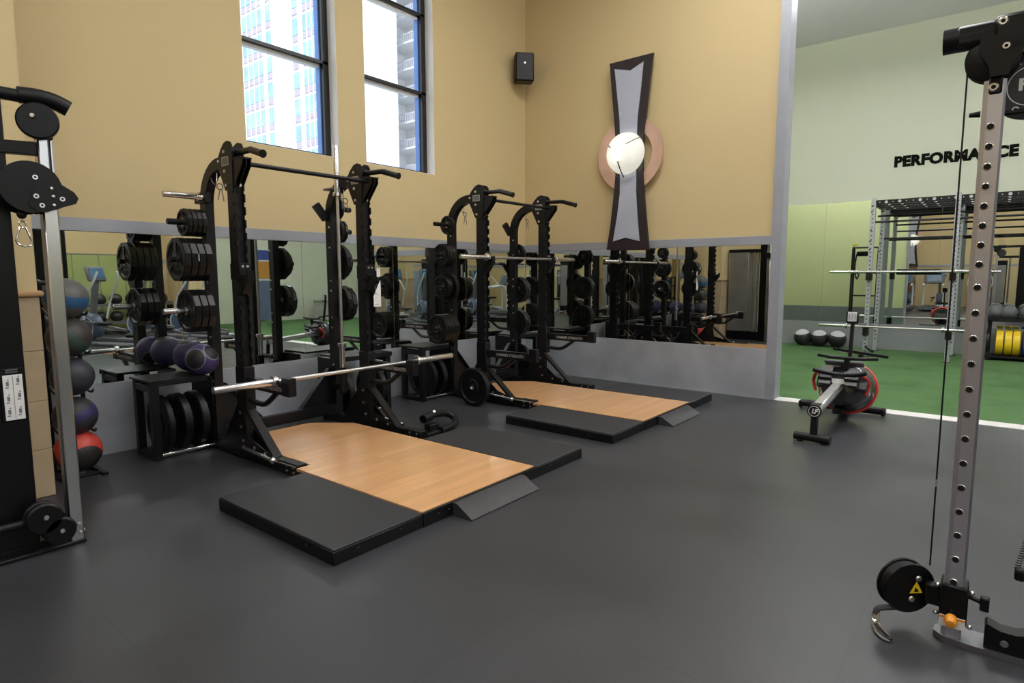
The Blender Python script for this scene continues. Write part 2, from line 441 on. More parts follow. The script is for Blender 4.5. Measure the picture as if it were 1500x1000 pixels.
struct(MB().bx(XT-.012, XT, YS, WY, .0, .52).build('baseboard_turf_far', greybase))
struct(MB().bx(7.8, XT, WY-.012, WY, 0.55, CEIL).build('wall_turf_left', sage_wall))
# mirror band: trim above, wainscot below
struct(MB().bx(1.385, WX-.012, WY-.02, WY, 1.862, 1.968, .002).build('trim_4', galv))
struct(MB().bx(WX-.02, WX, 2.125, WY-.0, 1.862, 1.968, .002).build('trim_5', galv))
struct(MB().bx(1.385, WX-.02, WY-.018, WY, 0, .606, .002).build('baseboard_left', wainsc))
struct(MB().bx(WX-.018, WX, 2.125, WY, 0, .606, .002).build('baseboard_right', wainsc))
struct(MB().bx(1.375, 1.395, WY-.022, WY, .606, 1.862).build('trim_6', black2))
mxs = [1.397, 2.447, 3.70, 4.95, 6.25, WX-.02]
mlab = ['wall mirror panel behind the tower of medicine balls', 'wall mirror panel behind the nearer rack\'s ball shelf and left posts',
        'wall mirror panel behind the right posts of the nearer rack', 'wall mirror panel between the two racks', 'wall mirror panel reaching the room corner behind the farther rack']
for k in range(5):
    tag(MB().bx(mxs[k], mxs[k+1]-.004, WY-.008, WY-.001, .608, 1.86).build('wall_mirror', MIRROR), mlab[k], 'mirror', 'mirror panels along the window wall')
for k, (a, b, l) in enumerate(((3.987, WY-.01, 'wall mirror panel beside the corner, under the sconce'), (2.127, 3.983, 'wall mirror panel between the sconce and the steel post'))):
    tag(MB().bx(WX-.008, WX-.001, a, b, .608, 1.86).build('wall_mirror', MIRROR), l, 'mirror', 'mirror panels along the sconce wall')
for k, (a, b, l) in enumerate(((2.9, WY-.02, 'big turf room mirror panel behind the white topped balls'), (.9, 2.896, 'big turf room mirror panel behind the left posts of the silver rig'),
                               (-1.1, .896, 'big turf room mirror panel behind the yellow bumper plates'), (-3.1, -1.104, 'big turf room mirror panel beyond the tall right post'))):
    tag(MB().bx(XT-.009, XT-.001, a, b, .52, 2.985).build('wall_mirror', MIRROR), l, 'mirror', 'mirror panels of the turf room')
# lettering on the turf room wall
t = text('wall_lettering', 'PERFORMANCE', .265, black_ink, (XT-.004, 1.735, 3.605), WEST, None, .003, .0165, 0, 1.06, 'LEFT', 1.885)
tag(t, 'bold dark green capitals reading PERFORMANCE on the pale green wall', 'lettering')
# tan and yellow pillars
def pillar(x0, x1, y0, y1, label):
    r = thing('pillar', label, 'pillar', ((x0+x1)/2, (y0+y1)/2, 0)); r['kind'] = 'structure'
    hx, hy = (x1-x0)/2, (y1-y0)/2
    MB().bx(-hx, hx, -hy, hy, 1.40, CEIL).build('column_shaft', yellow_wall, r)
    m = MB(); z = 0.002
    for q in (.333, .667, 1.006, 1.365): m.bx(-hx-.006, hx+.006, -hy-.006, hy+.006, z, q-.003, .002); z = q
    m.build('tile_cladding', tile_m, r)
    MB().bx(-hx-.03, hx+.03, -hy-.03, hy+.03, 1.365, 1.405, .012).build('ledge', mat('tan_ledge', (.50, .31, .15), .5), r)
pillar(.70, 1.20, 5.0, 5.4, 'yellow pillar with tan tiles and a ledge behind the left cable machine')
pillar(-3.6, -3.1, .2, .7, 'yellow tile clad pillar seen only in the mirrors')
pillar(2.0, 2.5, -4.6, -4.1, 'yellow pillar by the dumbbells in the mirror')

# ------------------------------------------------------------------ sconce and speaker
s = thing('wall_sconce', 'tall black and silver wall sconce with copper ring and glowing globe', 'lamp', (WX, 3.98, 3.11))
U, Wv = (0, 1, 0), (0, 0, 1)
def bow(pts_top, pts_bot, wl, wr):
    pass
L_ = [(.31, 1.23), (.275, .90), (.235, .55), (.205, .25), (.19, 0), (.195, -.25), (.225, -.6), (.265, -.95), (.315, -1.26)]
R_ = [(-.325, -1.27), (-.285, -.95), (-.245, -.6), (-.215, -.25), (-.205, 0), (-.215, .25), (-.25, .55), (-.285, .90), (-.325, 1.235)]
MB().prism(L_+R_, (-.10, 0, 0), U, Wv, .035).build('backboard', darkwood, s)
tp = [(.226, 1.14), (.18, .80), (.136, .45), (.12, .1), (-.12, .1), (-.125, .45), (-.165, .80), (-.196, 1.15), (-.01, 1.075)]
MB().prism(tp, (-.125, 0, 0), U, Wv, .012).build('metal_panel', alu, s)
bt = [(.12, -.1), (.115, -.5), (.15, -.80), (.209, -1.146), (.02, -1.10), (-.191, -1.155), (-.15, -.80), (-.125, -.5), (-.12, -.1)]
MB().prism(bt, (-.125, 0, 0), U, Wv, .012).build('metal_panel', alu, s)
rm = MB()
for (y, z) in ((.19, 1.05), (-.16, 1.06), (.12, .55), (-.11, .53), (.10, -.58), (-.10, -.57), (.03, -.35), (-.03, -.34)):
    rm.lathe([(0, 0), (.012, 0), (.008, .006), (0, .008)], (-.131, y, z), (-1, 0, 0), 10)
rm.build('rivet', bolt_m, s)
MB().lathe([(.33, 0), (.48, 0), (.48, .02), (.33, .02)], (-.075, 0, 0), (-1, 0, 0), 64, True).build('copper_ring', copper, s)
MB().box((-.04, 0, .2), (.08, .08, .08)).box((-.04, 0, -.6), (.08, .08, .08)).box((-.04, 0, .9), (.08, .08, .08)).build('wall_mount', darkwood, s)
dish = [(0, .20), (.08, .192), (.16, .165), (.22, .12), (.26, .06), (.275, 0), (.268, 0), (.252, .055), (.213, .113), (.155, .157), (.078, .184), (0, .192)]
MB().lathe(dish, (-.15, .025, .01), (-1, 0, 0), 48).build('glass_globe', GLOBE, s)
MB().sphere((-.262, .085, .0), .042, 20, 12).build('bulb', emit_mat('bulb_glow', (1, .95, .86), 34), s)
cl = MB()
for an in (38, 172-20, 270-4):
    d = V((0, -math.cos(math.radians(an)), math.sin(math.radians(an)))); c0 = V((-.15, .025, .01))
    cl.beam(c0+d*.31+V((-.005, 0, 0)), c0+d*.25+V((-.09, 0, 0)), .016, .008)
    cl.beam(c0+d*.25+V((-.09, 0, 0)), c0+d*.13+V((-.205, 0, 0)), .016, .008)
cl.build('globe_clip', black2, s)

s = thing('wall_speaker', 'small black loudspeaker mounted high in the yellow room corner', 'speaker', (7.35, 5.625, 4.51))
rot = Matrix.Rotation(math.radians(-43), 3, 'Z')
MB().box((0, 0, 0), (.27, .18, .40), .012, rot).build('cabinet', black2, s)
fwd = rot @ V((0, -1, 0))
MB().box(fwd*.094, (.245, .012, .375), .005, rot).build('grille', rubber, s)
MB().cyl(fwd*.098+V((0, 0, .05)), fwd*.104+V((0, 0, .05)), .012, 12).build('badge', bolt_m, s)
MB().beam(-fwd*.08, -fwd*.20, .05, .05).box(-fwd*.21, (.09, .02, .12), 0, rot).build('wall_bracket', black, s)

# ------------------------------------------------------------------ lifting platforms
def platform(loc, label, ramp):
    r = thing('lifting_platform', label, 'platform', loc, 0, 'lifting platforms')
    H = .088
    for s, nm in ((-1, 'left'), (1, 'right')):
        xa, xb = (-1.203, -.576) if s < 0 else (.576, 1.203)
        MB().bx(xa, xb, 0, 1.235, .0, H-.012, .003).build('wing_base', black, r)
        MB().bx(xa+.004, xb-.004, .004, 1.231, H-.012, H, .003).build('rubber_mat', mat('mat_rubber', (.026, .026, .030), .52, 0, .25, 180, .4, 300), r)
    out = [(-.574, 0.0), (.574, 0), (.574, 2.20), (.32, 2.56), (-.19, 2.56), (-.46, 2.20), (-.46, 1.355), (-.574, 1.355)]
    MB().prism(out, (0, 0, (H-.02)/2), (1, 0, 0), (0, 1, 0), H-.02).build('deck_base', black, r)
    ins = [(-.566, .02), (.566, .02), (.566, 2.19), (.30, 2.53), (-.18, 2.53), (-.45, 2.19), (-.45, 1.36), (-.566, 1.36)]
    MB().prism(ins, (0, 0, H-.011), (1, 0, 0), (0, 1, 0), .022).build('wood_deck', WOOD, r)
    MB().bx(-.574, .574, -.004, .016, .0, H-.002, .002).build('steel_edge', black, r)
    e = MB().beam((.574, 2.21, .04), (.318, 2.565, .04), .012, .085).beam((-.46, 2.21, .04), (-.188, 2.565, .04), .012, .085).beam((-.19, 2.566, .04), (.32, 2.566, .04), .012, .085)
    e.build('steel_edge', black, r)
    b = MB()
    for x in (-.45, -.36, .43): b.lathe([(0, 0), (.010, 0), (.007, .005), (0, .006)], (x, -.004, .045), (0, -1, 0), 10)
    for x in (-.75, -1.05, .75, 1.05): b.lathe([(0, 0), (.010, 0), (.007, .005), (0, .006)], (x, 0, .045), (0, -1, 0), 10)
    for y in (.25, .9): b.lathe([(0, 0), (.010, 0), (.007, .005), (0, .006)], (-1.203, y, .045), (-1, 0, 0), 10)
    b.build('bolt_head', black, r)
    x0, x1 = ramp
    prof = [(-.004, 0.0), (-.004, .082), (-.04, .082), (-.165, .010), (-.165, 0.0)]
    MB().prism(prof, ((x0+x1)/2, -.004, 0), (0, 1, 0), (0, 0, 1), x1-x0).build('ramp', mat('ramp_steel', (.035, .035, .038), .5, 0, .15, 20, .4, 500), r)
platform((2.973, 2.591, 0), 'near lifting platform with pale wood deck and black rubber wings', (-.33, .37))
platform((5.900, 2.591, 0), 'far lifting platform with glossy wood deck, by the sconce wall', (-.29, .41))

# ------------------------------------------------------------------ half racks
def build_rack(loc, label, hook_z, arm_y, shelf_out, horns, arm_dz=(0, 0)):
    r = thing('half_rack', label, 'rack', loc, 0, 'half racks')
    text_m = mat('arm_lettering', (.36, .35, .34), .5, 0, .1, 10)
    void = mat('slot_void', (.002, .002, .002), .9)
    X0, CYL = .617, .49
    def bolts(name, lst):
        for p, n, k in lst: MB().lathe([(0, 0), (k, 0), (k, .008), (0, .009)], p, n, 8).build(name, bolt_m, r)
    for s in (-1, 1):
        x = X0*s
        MB().bx(x-.038, x+.038, -.052, .052, .085, 2.50, .005).build('upright', black, r)
        m = MB(); z = .68
        for q in (-1, 1):
            pf = [(-.05, .62)]
            zz = .68
            while zz < 2.10:
                pf += [(-.088, zz), (-.088, zz+.060), (-.066, zz+.064), (-.066, zz+.094), (-.088, zz+.098)][:4]
                zz += .100
            pf += [(-.088, zz), (-.05, zz+.02)]
            m.prism(pf, (x+q*.034, 0, 0), (0, 1, 0), (0, 0, 1), .008)
        m.build('hook_track', black, r)
        m = MB(); z = .68
        while z < 2.10:
            m.bx(x-.0385, x-.0375, -.064, -.028, z+.066, z+.096)
            m.bx(x-.022, x+.022, -.0535, -.0515, z+.056, z+.096); z += .10
        for z in (.25, .38): m.cyl((x, -.0535, z), (x, -.05, z), .014, 12)
        m.build('slot', void, r)
        g = MB()
        poly = [(-.075, 2.50), (-.05, 2.535), (.0, 2.548), (.05, 2.535), (.105, 2.49), (.175, 2.40), (.055, 2.17), (-.06, 2.165)]
        for q in (-1, 1): g.prism(poly, (x+q*.044, 0, 0), (0, 1, 0), (0, 0, 1), .010)
        fin = [(-.05, 2.40), (-.20, 2.40), (-.20, 2.35), (-.06, 2.19)]
        for q in (-.036, 0, .036): g.prism(fin, (x+q, 0, 0), (0, 1, 0), (0, 0, 1), .008)
        g.bx(x-.044, x+.044, -.205, -.05, 2.395, 2.407, .002)
        g.build('gusset_plate', black, r)
        L = []
        for (y, z) in ((.045, 2.47), (.045, 2.32), (.03, 2.21), (.135, 2.405)):
            for q in (-1, 1): L.append(((x+q*.049, y, z), (q, 0, 0), .013))
        for z in (2.47, 2.21): L.append(((x+.012, -.056, z), (0, -1, 0), .014))
        bolts('bolt', L)
        L = [((x+xx, -.054, .465), (0, -1, 0), .012) for xx in (-.018, .02)]
        for (y, z) in ((.0, .39), (.0, .27), (-.03, .16), (-.20, .13), (-.36, .11)): L.append(((x-.046, y, z), (-1, 0, 0), .012))
        for y in (-.66, -.75):
            for z in (.035, .075): L.append(((x-.043, y, z), (-1, 0, 0), .010))
        bolts('bolt', L)
        bolts('bolt', [((x*.99-.037, CYL-.02, z), (-1, 0, 0), .010) for z in (1.98, 1.78, 1.45, 1.35, 1.08, .98, .6)])
        f_ = MB().bx(x-.052, x-.0495, -.02, .09, 2.36, 2.43, .001).build('name_plate', mat('name_plate', (.45, .42, .36), .4, .5), r)
        MB().bx(x-.0527, x-.0518, -.012, .082, 2.368, 2.422).build('plate_print', grey_ink, f_)
        MB().bx(x-.036, x+.036, -.79, .70, .004, .094, .004).bx(x-.042, x+.042, -.80, -.60, .0, .10, .004).build('foot', black, r)
        g = MB()
        g.prism([(-.052, .40), (.05, .46), (.09, .40), (.33, .09), (.33, .02), (-.56, .02), (-.52, .09), (-.30, .15), (-.10, .20)], (x-.041, 0, 0), (0, 1, 0), (0, 0, 1), .006)
        g.prism([(-.052, .25), (.05, .3), (.2, .02), (-.30, .02), (-.25, .10)], (x+.041, 0, 0), (0, 1, 0), (0, 0, 1), .006)
        g.build('base_gusset', black, r)
        MB().beam((x, -.060, .425), (x, -.46, .085), .074, .032).build('front_brace', black, r)
        cx = .612*s
        pa = arc(.18, 2.09, .355, 0, 90, 10); ii = arc(.18, 2.09, .265, 90, 0, 10)
        poly = [(.535, .085)] + pa + [(.03, 2.445), (.03, 2.355)] + ii + [(.445, .085)]
        MB().prism(poly, (cx, 0, 0), (0, 1, 0), (0, 0, 1), .074).build('rear_column', black, r)
        MB().prism([(s*-.03, .56), (s*-.03, .10), (s*-.46, .10), (s*-.46, .13), (s*-.08, .56)], (cx, .535, 0), (1, 0, 0), (0, 0, 1), .008).beam((cx-s*.08, .515, .56), (cx-s*.47, .515, .125), .06, .012).build('rear_gusset', black, r)
        for z in horns[s]:
            hl = horns['len'] if (s < 0 and abs(z-1.213) > .01) else (.36 if s < 0 else .20)
            MB().lathe([(.038, 0), (.038, .012), (.025, .014), (.025, hl-.005), (.021, hl), (0, hl)], (cx+s*.036, CYL, z), (s, 0, 0), 16).build('weight_horn', steel if abs(z-1.213) < .01 else black, r)
        if horns.get('pegs') == s or horns.get('pegs') == 0:
            for y, L_ in ((.45, .325), (.57, .25)):
                MB().lathe([(.03, 0), (.03, .06), (.024, .062), (.024, L_), (.020, L_+.004), (0, L_+.004)], (cx+s*.036, y, 2.15+(y-.45)*.15), (s, 0, 0), 14).build('storage_peg', chrome, r)
            MB().box((cx+s*.03, .50, 2.15), (.05, .19, .09), .004).build('peg_bracket', black, r)
        dz = arm_dz[(s+1)//2]
        am = MB().bx(x-.027, x+.027, arm_y+.02, -.03, .602+dz, .688+dz, .004)
        am.bx(x-.033, x+.033, arm_y, arm_y+.10, .60+dz, .738+dz, .003)
        arm = am.build('spotter_arm', black, r)
        text('lettering', 'HAMMER STRENGTH', .046, text_m, (x-.0275, -.24 if arm_y < -.75 else -.20, .628+dz), WEST, arm, .0006, .0009, .12, .93)
        MB().tube(smooth([(x, -.05, .495+dz), (x, -.26, .485+dz), (x, -.34, .50+dz), (x, -.50, .61+dz)], 2), .023, 10).build('arm_strut', black, r)
        MB().bx(x-.043, x+.043, -.094, .056, .42+dz, .77+dz, .004).build('arm_bracket', black, r)
        MB().prism([(-.03, .115), (-.096, .115), (-.096, .02), (-.165, .02), (-.165, .055), (-.185, .055), (-.185, -.02), (-.096, -.135), (-.03, -.135)], (x, 0, hook_z), (0, 1, 0), (0, 0, 1), .054).bx(x-.043, x+.043, -.098, .054, hook_z-.02, hook_z+.11, .003).build('j_hook', black, r)
        MB().bx(x-.026, x+.026, -.164, -.097, hook_z+.020, hook_z+.026).build('hook_liner', grey_pl, r)
        bolts('bolt', [((x+xx, -.098, hook_z+.085), (0, -1, 0), .010) for xx in (-.02, .02)])
        MB().tube([(x, -.05, 2.455), (x+s*.01, -.28, 2.45), (x+s*.02, -.31, 2.445), (x+s*.03, -.48, 2.395), (x+s*.031, -.495, 2.391)], [.023, .023, .026, .026, .031], 12).build('pull_up_handle', rubber, r)
        px_ = x-.066 if s < 0 else x+.062
        if s < 0: MB().tube([(px_, -.06, .115), (px_, -.50, .088)], .017, 12).sphere((px_, -.50, .088), .026, 14, 10).tube([(px_, -.50, .09), (px_+.02, -.79, .085)], .007, 8).build('band_peg', steel, r)
        else: MB().lathe([(0, -.10), (.013, -.10), (.013, .30), (.017, .30), (.017, .32), (0, .32)], (px_, -.13, .12), (0, -1, -.08), 12).build('band_peg', chrome, r)
        xa, xo = s*.70, s*shelf_out[(s+1)//2]
        MB().bx(xa, xo, .47, .90, .640, .660, .003).bx(xa, xo, .47, .482, .612, .642, .002).build('storage_shelf', black, r)
        MB().bx(xo-s*.01, xo-s*.07, .485, .55, .0, .64, .004).bx(xo-s*.01, xo-s*.07, .80, .86, .0, .64, .004).bx(xo-s*.012, xo-s*.068, .52, .84, .56, .62, .004).bx(xo-s*.012, xo-s*.068, .52, .84, .0, .05, .004).build('shelf_post', black, r)
        MB().tube([(s*.64, .515, .035), (xo-s*.05, .515, .035)], .016, 10).build('plate_rail', chrome, r)
        MB().tube([(s*.64, .80, .035), (xo-s*.05, .80, .035)], .016, 10).build('plate_rail', chrome, r)
        MB().bx(s*.655-.006, s*.655+.006, .47, .87, .02, .64, .004).build('storage_bracket', black, r)
    MB().tube([(-.58, -.11, 2.372), (.58, -.11, 2.372)], .018, 14).build('pull_up_bar', black, r)
    MB().bx(-.575, .575, .44, .50, .10, .20, .004).build('rear_crossmember', black, r)
    MB().beam((.575, .52, 2.06), (.47, .54, 2.20), .05, .075).build('bar_clip', black, r)
    return r
RK1, RK2 = (3.085, 4.77, 0), (6.035, 4.77, 0)
rack1 = build_rack(RK1, 'nearer black half rack, with tall barbell stood at its back', 1.49, -.71, (1.15, 1.34), {-1: (1.94, 1.636, 1.213), 1: (2.17, 1.947, 1.637, 1.22), 'pegs': -1, 'len': .29})
rack2 = build_rack(RK2, 'farther black half rack in the corner, barbell on its hooks', 1.668, -.82, (1.15, 1.20), {-1: (2.11, 1.747, 1.363, .855), 1: (1.80, 1.30, .84), 'len': .26}, (-.06, .045))
MB().lathe([(.030, 0), (.030, .008), (.022, .01), (.022, .27), (0, .27)], (-.655, -.12, .222), (-1, 0, 0), 14).build('low_horn', steel, rack2)
# sleeve that holds the upright barbell on the nearer rack
MB().lathe([(.037, 0), (.037, .25), (.031, .25), (.031, .01), (0, .01), (0, 0)], (.53, .26, .345), (0, 0, 1), 16).bx(.53, .60, .25, .45, .36, .42, .003).build('bar_holder', black, rack1)
MB().bx(.51, .60, .285, .46, 2.33, 2.35, .002).build('bar_hook', grey_pl, rack1)

# ------------------------------------------------------------------ barbells
def barbell(label, loc, rot, group='barbells'):
    b = thing('barbell', label, 'barbell', loc, 0, group)
    MB().lathe([(0, -.735), (.0155, -.735), (.0155, .735), (0, .735)], (0, 0, 0), (1, 0, 0), 14).build('shaft', knurl, b)
    for s in (-1, 1):
        MB().lathe([(.013, .71), (.039, .71), (.043, .715), (.043, .742), (.038, .748), (.027, .75), (.027, 1.18), (.024, 1.19), (0, 1.19)], (0, 0, 0), (s, 0, 0), 20).build('sleeve', steel, b)
    b.rotation_euler = rot
    return b
bar1 = barbell('empty barbell lying across the spotter arms of the nearer rack', (3.15, 4.23, .7045), (0, 0, 0))
bar2 = dup(bar1, (6.054, 4.635, 1.7105), (.9, 0, 0), 'empty barbell racked in the hooks of the farther rack'); bar2.scale = (.961, 1, 1)
bar3 = dup(bar1, (3.615, 5.03, 1.55), (0, PI/2, 0), 'barbell stood upright at the back of the nearer rack')

# ------------------------------------------------------------------ plates
def plate_proto(r, t, name='weight_plate', seg=12, bumper=False):
    p = thing(name, 'black weight plate', 'weight plate')
    if bumper:
        prof = [(.028, -t/2+.004), (.09, -t/2+.002), (.10, -t/2+.010), (r-.055, -t/2+.010), (r-.045, -t/2), (r-.008, -t/2), (r, -t/2+.008), (r, t/2-.008), (r-.008, t/2), (r-.045, t/2), (r-.055, t/2-.010), (.10, t/2-.010), (.09, t/2-.002), (.028, t/2-.004)]
        MB().lathe(prof, (0, 0, 0), (1, 0, 0), 48, True).build('disc', rubber, p, 30)
    else:
        prof = [(.026, -t/2), (.055, -t/2), (.062, -t/2+.010), (r*.76, -t/2+.012), (r*.82, -t/2), (r-.006, -t/2), (r, -t/2+.006), (r, t/2-.006), (r-.006, t/2), (r*.82, t/2), (r*.76, t/2-.012), (.062, t/2-.010), (.055, t/2), (.026, t/2)]
        d = MB().lathe(prof, (0, 0, 0), (1, 0, 0), seg, True)
        for k in range(3):
            a = math.radians(90+120*k); c = V((0, math.cos(a), math.sin(a)))
            d.beam(c*.05, c*r*.80, .02 if r < .12 else .04, t*.92, (1, 0, 0), .003)
        d.build('disc', plate_rub, p, 25)
        m = MB()
        for k in range(3):
            a = math.radians(150+120*k)
            pts = []
            for q in (-1, 1):
                for j in range(7):
                    b = a+math.radians((-34+68*j/6)*(1 if q < 0 else -1)); rr = r*.50 if q < 0 else r*.70
                    pts.append((math.cos(b)*rr, math.sin(b)*rr))
            for q in (-1, 1): m.prism(pts, (q*(t/2-.0105), 0, 0), (0, 1, 0), (0, 0, 1), .003)
        m.build('grip_slot', mat('slot_void', (.002, .002, .002), .9), p)
    MB().lathe([(.0255, -t/2-.001), (.033, -t/2-.001), (.033, t/2+.001), (.0255, t/2+.001)], (0, 0, 0), (1, 0, 0), 20, True).build('hub_ring', steel, p)
    return p
protos = {'big': plate_proto(.182, .056), 'mid': plate_proto(.14, .046), 'small': plate_proto(.115, .038), 'bump': plate_proto(.24, .066, 'bumper_plate', 48, True), 'bumpthin': plate_proto(.24, .05, 'bumper_plate', 48, True)}
TH = {'big': .056, 'mid': .046, 'small': .038}
first = {}
def put(kind, loc, rot, label, group, cat=None):
    p = protos[kind]
    if kind not in first:
        first[kind] = 1; p.location = loc; p.rotation_euler = rot; p['label'] = label; p['group'] = group
        o = p
    else: o = dup(p, loc, rot, label, group)
    return o
SIDE = {-1: 'left', 1: 'right'}
def stack(rk, rname, s, z, kinds, level):
    x = .663*s
    n = len(kinds)
    for i, k in enumerate(kinds):
        t_ = TH[k]; xc = x+s*t_/2; x += s*(t_+.002)
        pos = '' if n == 1 else (('inner' if i == 0 else 'outer') if n == 2 else (('inner', 'middle', 'outer')[i] if n == 3 else ('innermost', 'second', 'third', 'outermost')[i]))
        lab = ('lone ' if n == 1 else pos+' ')+('black weight plate on the %s %s horn of the %s rack' % (level, SIDE[s], rname))
        ro = random.choice((0, .52, 1.05)) if i < n-1 else (.0 if s < 0 else .3)
        put(k, (rk[0]+xc, rk[1]+.49, z-.0015), (ro, 0, 0), lab, 'weight plates on the horns of the %s rack' % rname)
stack(RK1, 'nearer', -1, 1.94, ['small', 'small', 'small', 'small'], 'top')
stack(RK1, 'nearer', -1, 1.636, ['big', 'big', 'big', 'big'], 'second')
stack(RK1, 'nearer', -1, 1.213, ['big', 'big', 'big'], 'third')
stack(RK1, 'nearer', 1, 2.17, ['small'], 'uppermost')
stack(RK1, 'nearer', 1, 1.947, ['small', 'small'], 'top')
stack(RK1, 'nearer', 1, 1.637, ['big', 'mid'], 'second')
stack(RK1, 'nearer', 1, 1.22, ['big', 'big'], 'third')
stack(RK2, 'farther', -1, 2.11, ['small'], 'uppermost')
stack(RK2, 'farther', -1, 1.747, ['mid', 'mid', 'mid'], 'top')
stack(RK2, 'farther', -1, 1.363, ['big', 'mid', 'mid'], 'second')
stack(RK2, 'farther', -1, .855, ['big', 'big', 'big', 'big'], 'lowest')
stack(RK2, 'farther', 1, 1.80, ['mid', 'small'], 'top')
stack(RK2, 'farther', 1, 1.30, ['big', 'big'], 'second')
stack(RK2, 'farther', 1, .84, ['big', 'big'], 'lowest')
# bumpers standing in the low storage
BZ = .27
N1 = 'bumper plates stored at the nearer rack'; N2 = 'bumper plates stored at the farther rack'
for x, y, k, l in ((2.065, 5.42, 'bumpthin', 'outermost bumper plate under the shelf that carries the two balls'), (2.20, 5.42, 'bump', 'middle bumper plate under the shelf that carries the two balls'), (2.34, 5.42, 'bump', 'bumper plate nearest the column under the shelf with two balls'),
                (3.84, 5.42, 'bump', 'bumper plate behind the right upright of the nearer rack, beside its column'), (4.27, 5.42, 'bump', 'bumper plate at the outer right end of the nearer rack')):
    put(k, (x, y, BZ), (0, 0, 0), l, N1)
for x, k, l in ((5.06, 'bumpthin', 'outer bumper plate stored at the left of the farther rack'), (5.22, 'bump', 'inner bumper plate stored at the left of the farther rack')):
    put(k, (x, 5.42, BZ), (0, 0, 0), l, N2)
put('bump', (6.95, 5.42, BZ), (0, 0, 0), 'bumper plate stored at the right of the farther rack by the corner', N2)
o = put('bump', (5.13, 4.65, .2225), (0, 0, 0), 'black bumper plate hung low at the left foot of farther rack', 'bumper plates by the farther rack foot')
o.scale = (1, .925, .925)

# ------------------------------------------------------------------ balls
def ball(name, label, c, r, m, rz=0, group='medicine balls', grip=True):
    o = MB().sphere((0, 0, 0), r, 36, 24).build(name, m, None, 60)
    o.location = c; o.rotation_euler = (0, 0, rz)
    return tag(o, label, 'ball', group)
mb = [('red and black medicine ball, lowest in the tower', .155, .158, ball_mat('ball_red', (.56, .055, .035), (.022, .02, .02), None, (.1, -.85, -.5), .62, (-.9, .3, -.3), .8, .45, True)),
      ('purple and black medicine ball, second from the bottom in the tower', .455, .15, ball_mat('ball_purple', (.035, .028, .11), (.03, .03, .034), None, (-.35, .1, .9), .25)),
      ('plain dark grey medicine ball halfway up the tower', .755, .148, ball_mat('ball_grey', (.035, .037, .052), (.03, .03, .038), None, (.3, .2, .9), .7)),
      ('dark green and brown medicine ball, second from the tower top', 1.05, .15, ball_mat('ball_green', (.035, .065, .05), (.045, .038, .035), None, (.5, -.1, .5), .3)),
      ('blue and grey medicine ball on top of the tower', 1.34, .15, ball_mat('ball_blue', (.025, .10, .23), (.12, .12, .115), None, (.15, -.2, .9), .28))]
tx, ty = 1.455, 5.36
rk = thing('ball_tower', 'black upright stand holding five medicine balls by the pillar', 'stand', (tx, ty, 0))
MB().bx(-.15, -.11, -.16, .22, .0, .022, .004).bx(.10, .14, -.16, .22, .0, .022, .004).bx(-.15, .14, .17, .22, .0, .022, .004).bx(-.15, .14, -.10, -.06, .0, .018, .004).build('base_frame', black, rk)
MB().tube([(-.11, .19, .02), (-.11, .19, 1.45)], .016, 10).tube([(.11, .19, .02), (.11, .19, 1.45)], .016, 10).tube([(-.11, .19, 1.45), (.11, .19, 1.45)], .016, 10).build('post', black, rk)
for l, z, r_, m_ in mb:
    if z > .2:
        for sx in (-1, 1):
            MB().tube(smooth([(sx*.11, .19, z-.07), (sx*.105, .06, z-.127), (sx*.095, -.07, z-.125), (sx*.095, -.10, z-.10)], 2), .009, 8).build('cradle', black, rk)
    ball('medicine_ball', l, (tx, ty+.01, z+.028 if z < .2 else z), r_ if z < .2 else r_-.004, m_, 0, 'medicine balls in the tower')
pm1 = ball_mat('ball_grip_dark', (.042, .032, .10), (.018, .017, .021), (.10, .10, .12), (-.2, .1, .95), .86)
pm2 = ball_mat('ball_grip_purple', (.052, .037, .135), (.016, .015, .018), (.20, .19, .23), (-.78, -.55, .15), .76, (.35, -.75, .55), .84)
ball('medicine_ball', 'dark purple grip ball on the shelf, further from the camera', (2.40, 5.565, .66+.14), .14, pm1, .4, 'balls on the plate shelf')
ball('medicine_ball', 'purple ball with grey seams on the shelf beside the near rack', (2.37, 5.28, .66+.132), .132, pm2, 0, 'balls on the plate shelf')

# ------------------------------------------------------------------ little things at the racks
g = thing('landmine_grip', 'black padded tube attachment on the right foot of near rack', 'attachment', (3.99, 4.15, .0))
MB().tube(smooth([(-.02, .04, .155), (.10, .08, .15), (.28, .09, .13), (.33, .02, .08), (.24, -.06, .036), (.0, -.10, .036)], 3), .034, 12).build('frame_tube', black, g)
MB().lathe([(.03, 0), (.042, 0), (.045, .006), (.045, .125), (.042, .13), (.03, .13)], (-.13, .0, .155), (.96, .28, 0), 20, True).build('grip_sleeve', rubber, g)
MB().lathe([(0, 0), (.014, 0), (.014, .01), (0, .012)], (.035, .02, .195), (-.4, -.8, .45), 10).build('bolt', bolt_m, g)
MB().bx(-.19, -.02, -.13, -.05, .0, .045, .004).bx(-.10, .02, -.07, .02, .03, .10, .006).build('clamp', black, g)
def hanger(loc, label):
    h = thing('collar_hook', label, 'hook', loc, 0, 'collar hooks under the rack heads')
    MB().tube(smooth([(0, 0, .02), (0, 0, -.06), (-.02, -.01, -.10), (-.05, -.02, -.09), (-.055, -.02, -.05)], 2), .004, 6).build('hook', steel, h)
    m = MB()
    m.tube([(.02+.025*math.cos(a*.5), 0, -.11+.025*math.sin(a*.5)) for a in range(13)], .005, 6, True)
    m.tube([(.02, 0, -.135), (.0, 0, -.22)], .004, 6).tube([(.035, 0, -.13), (.05, 0, -.23)], .004, 6)
    m.build('spring_collar', grey_pl, h)
hanger((RK1[0]+.617, RK1[1]+.28, 2.34), 'wire hook with spring collar under right head of nearer rack')
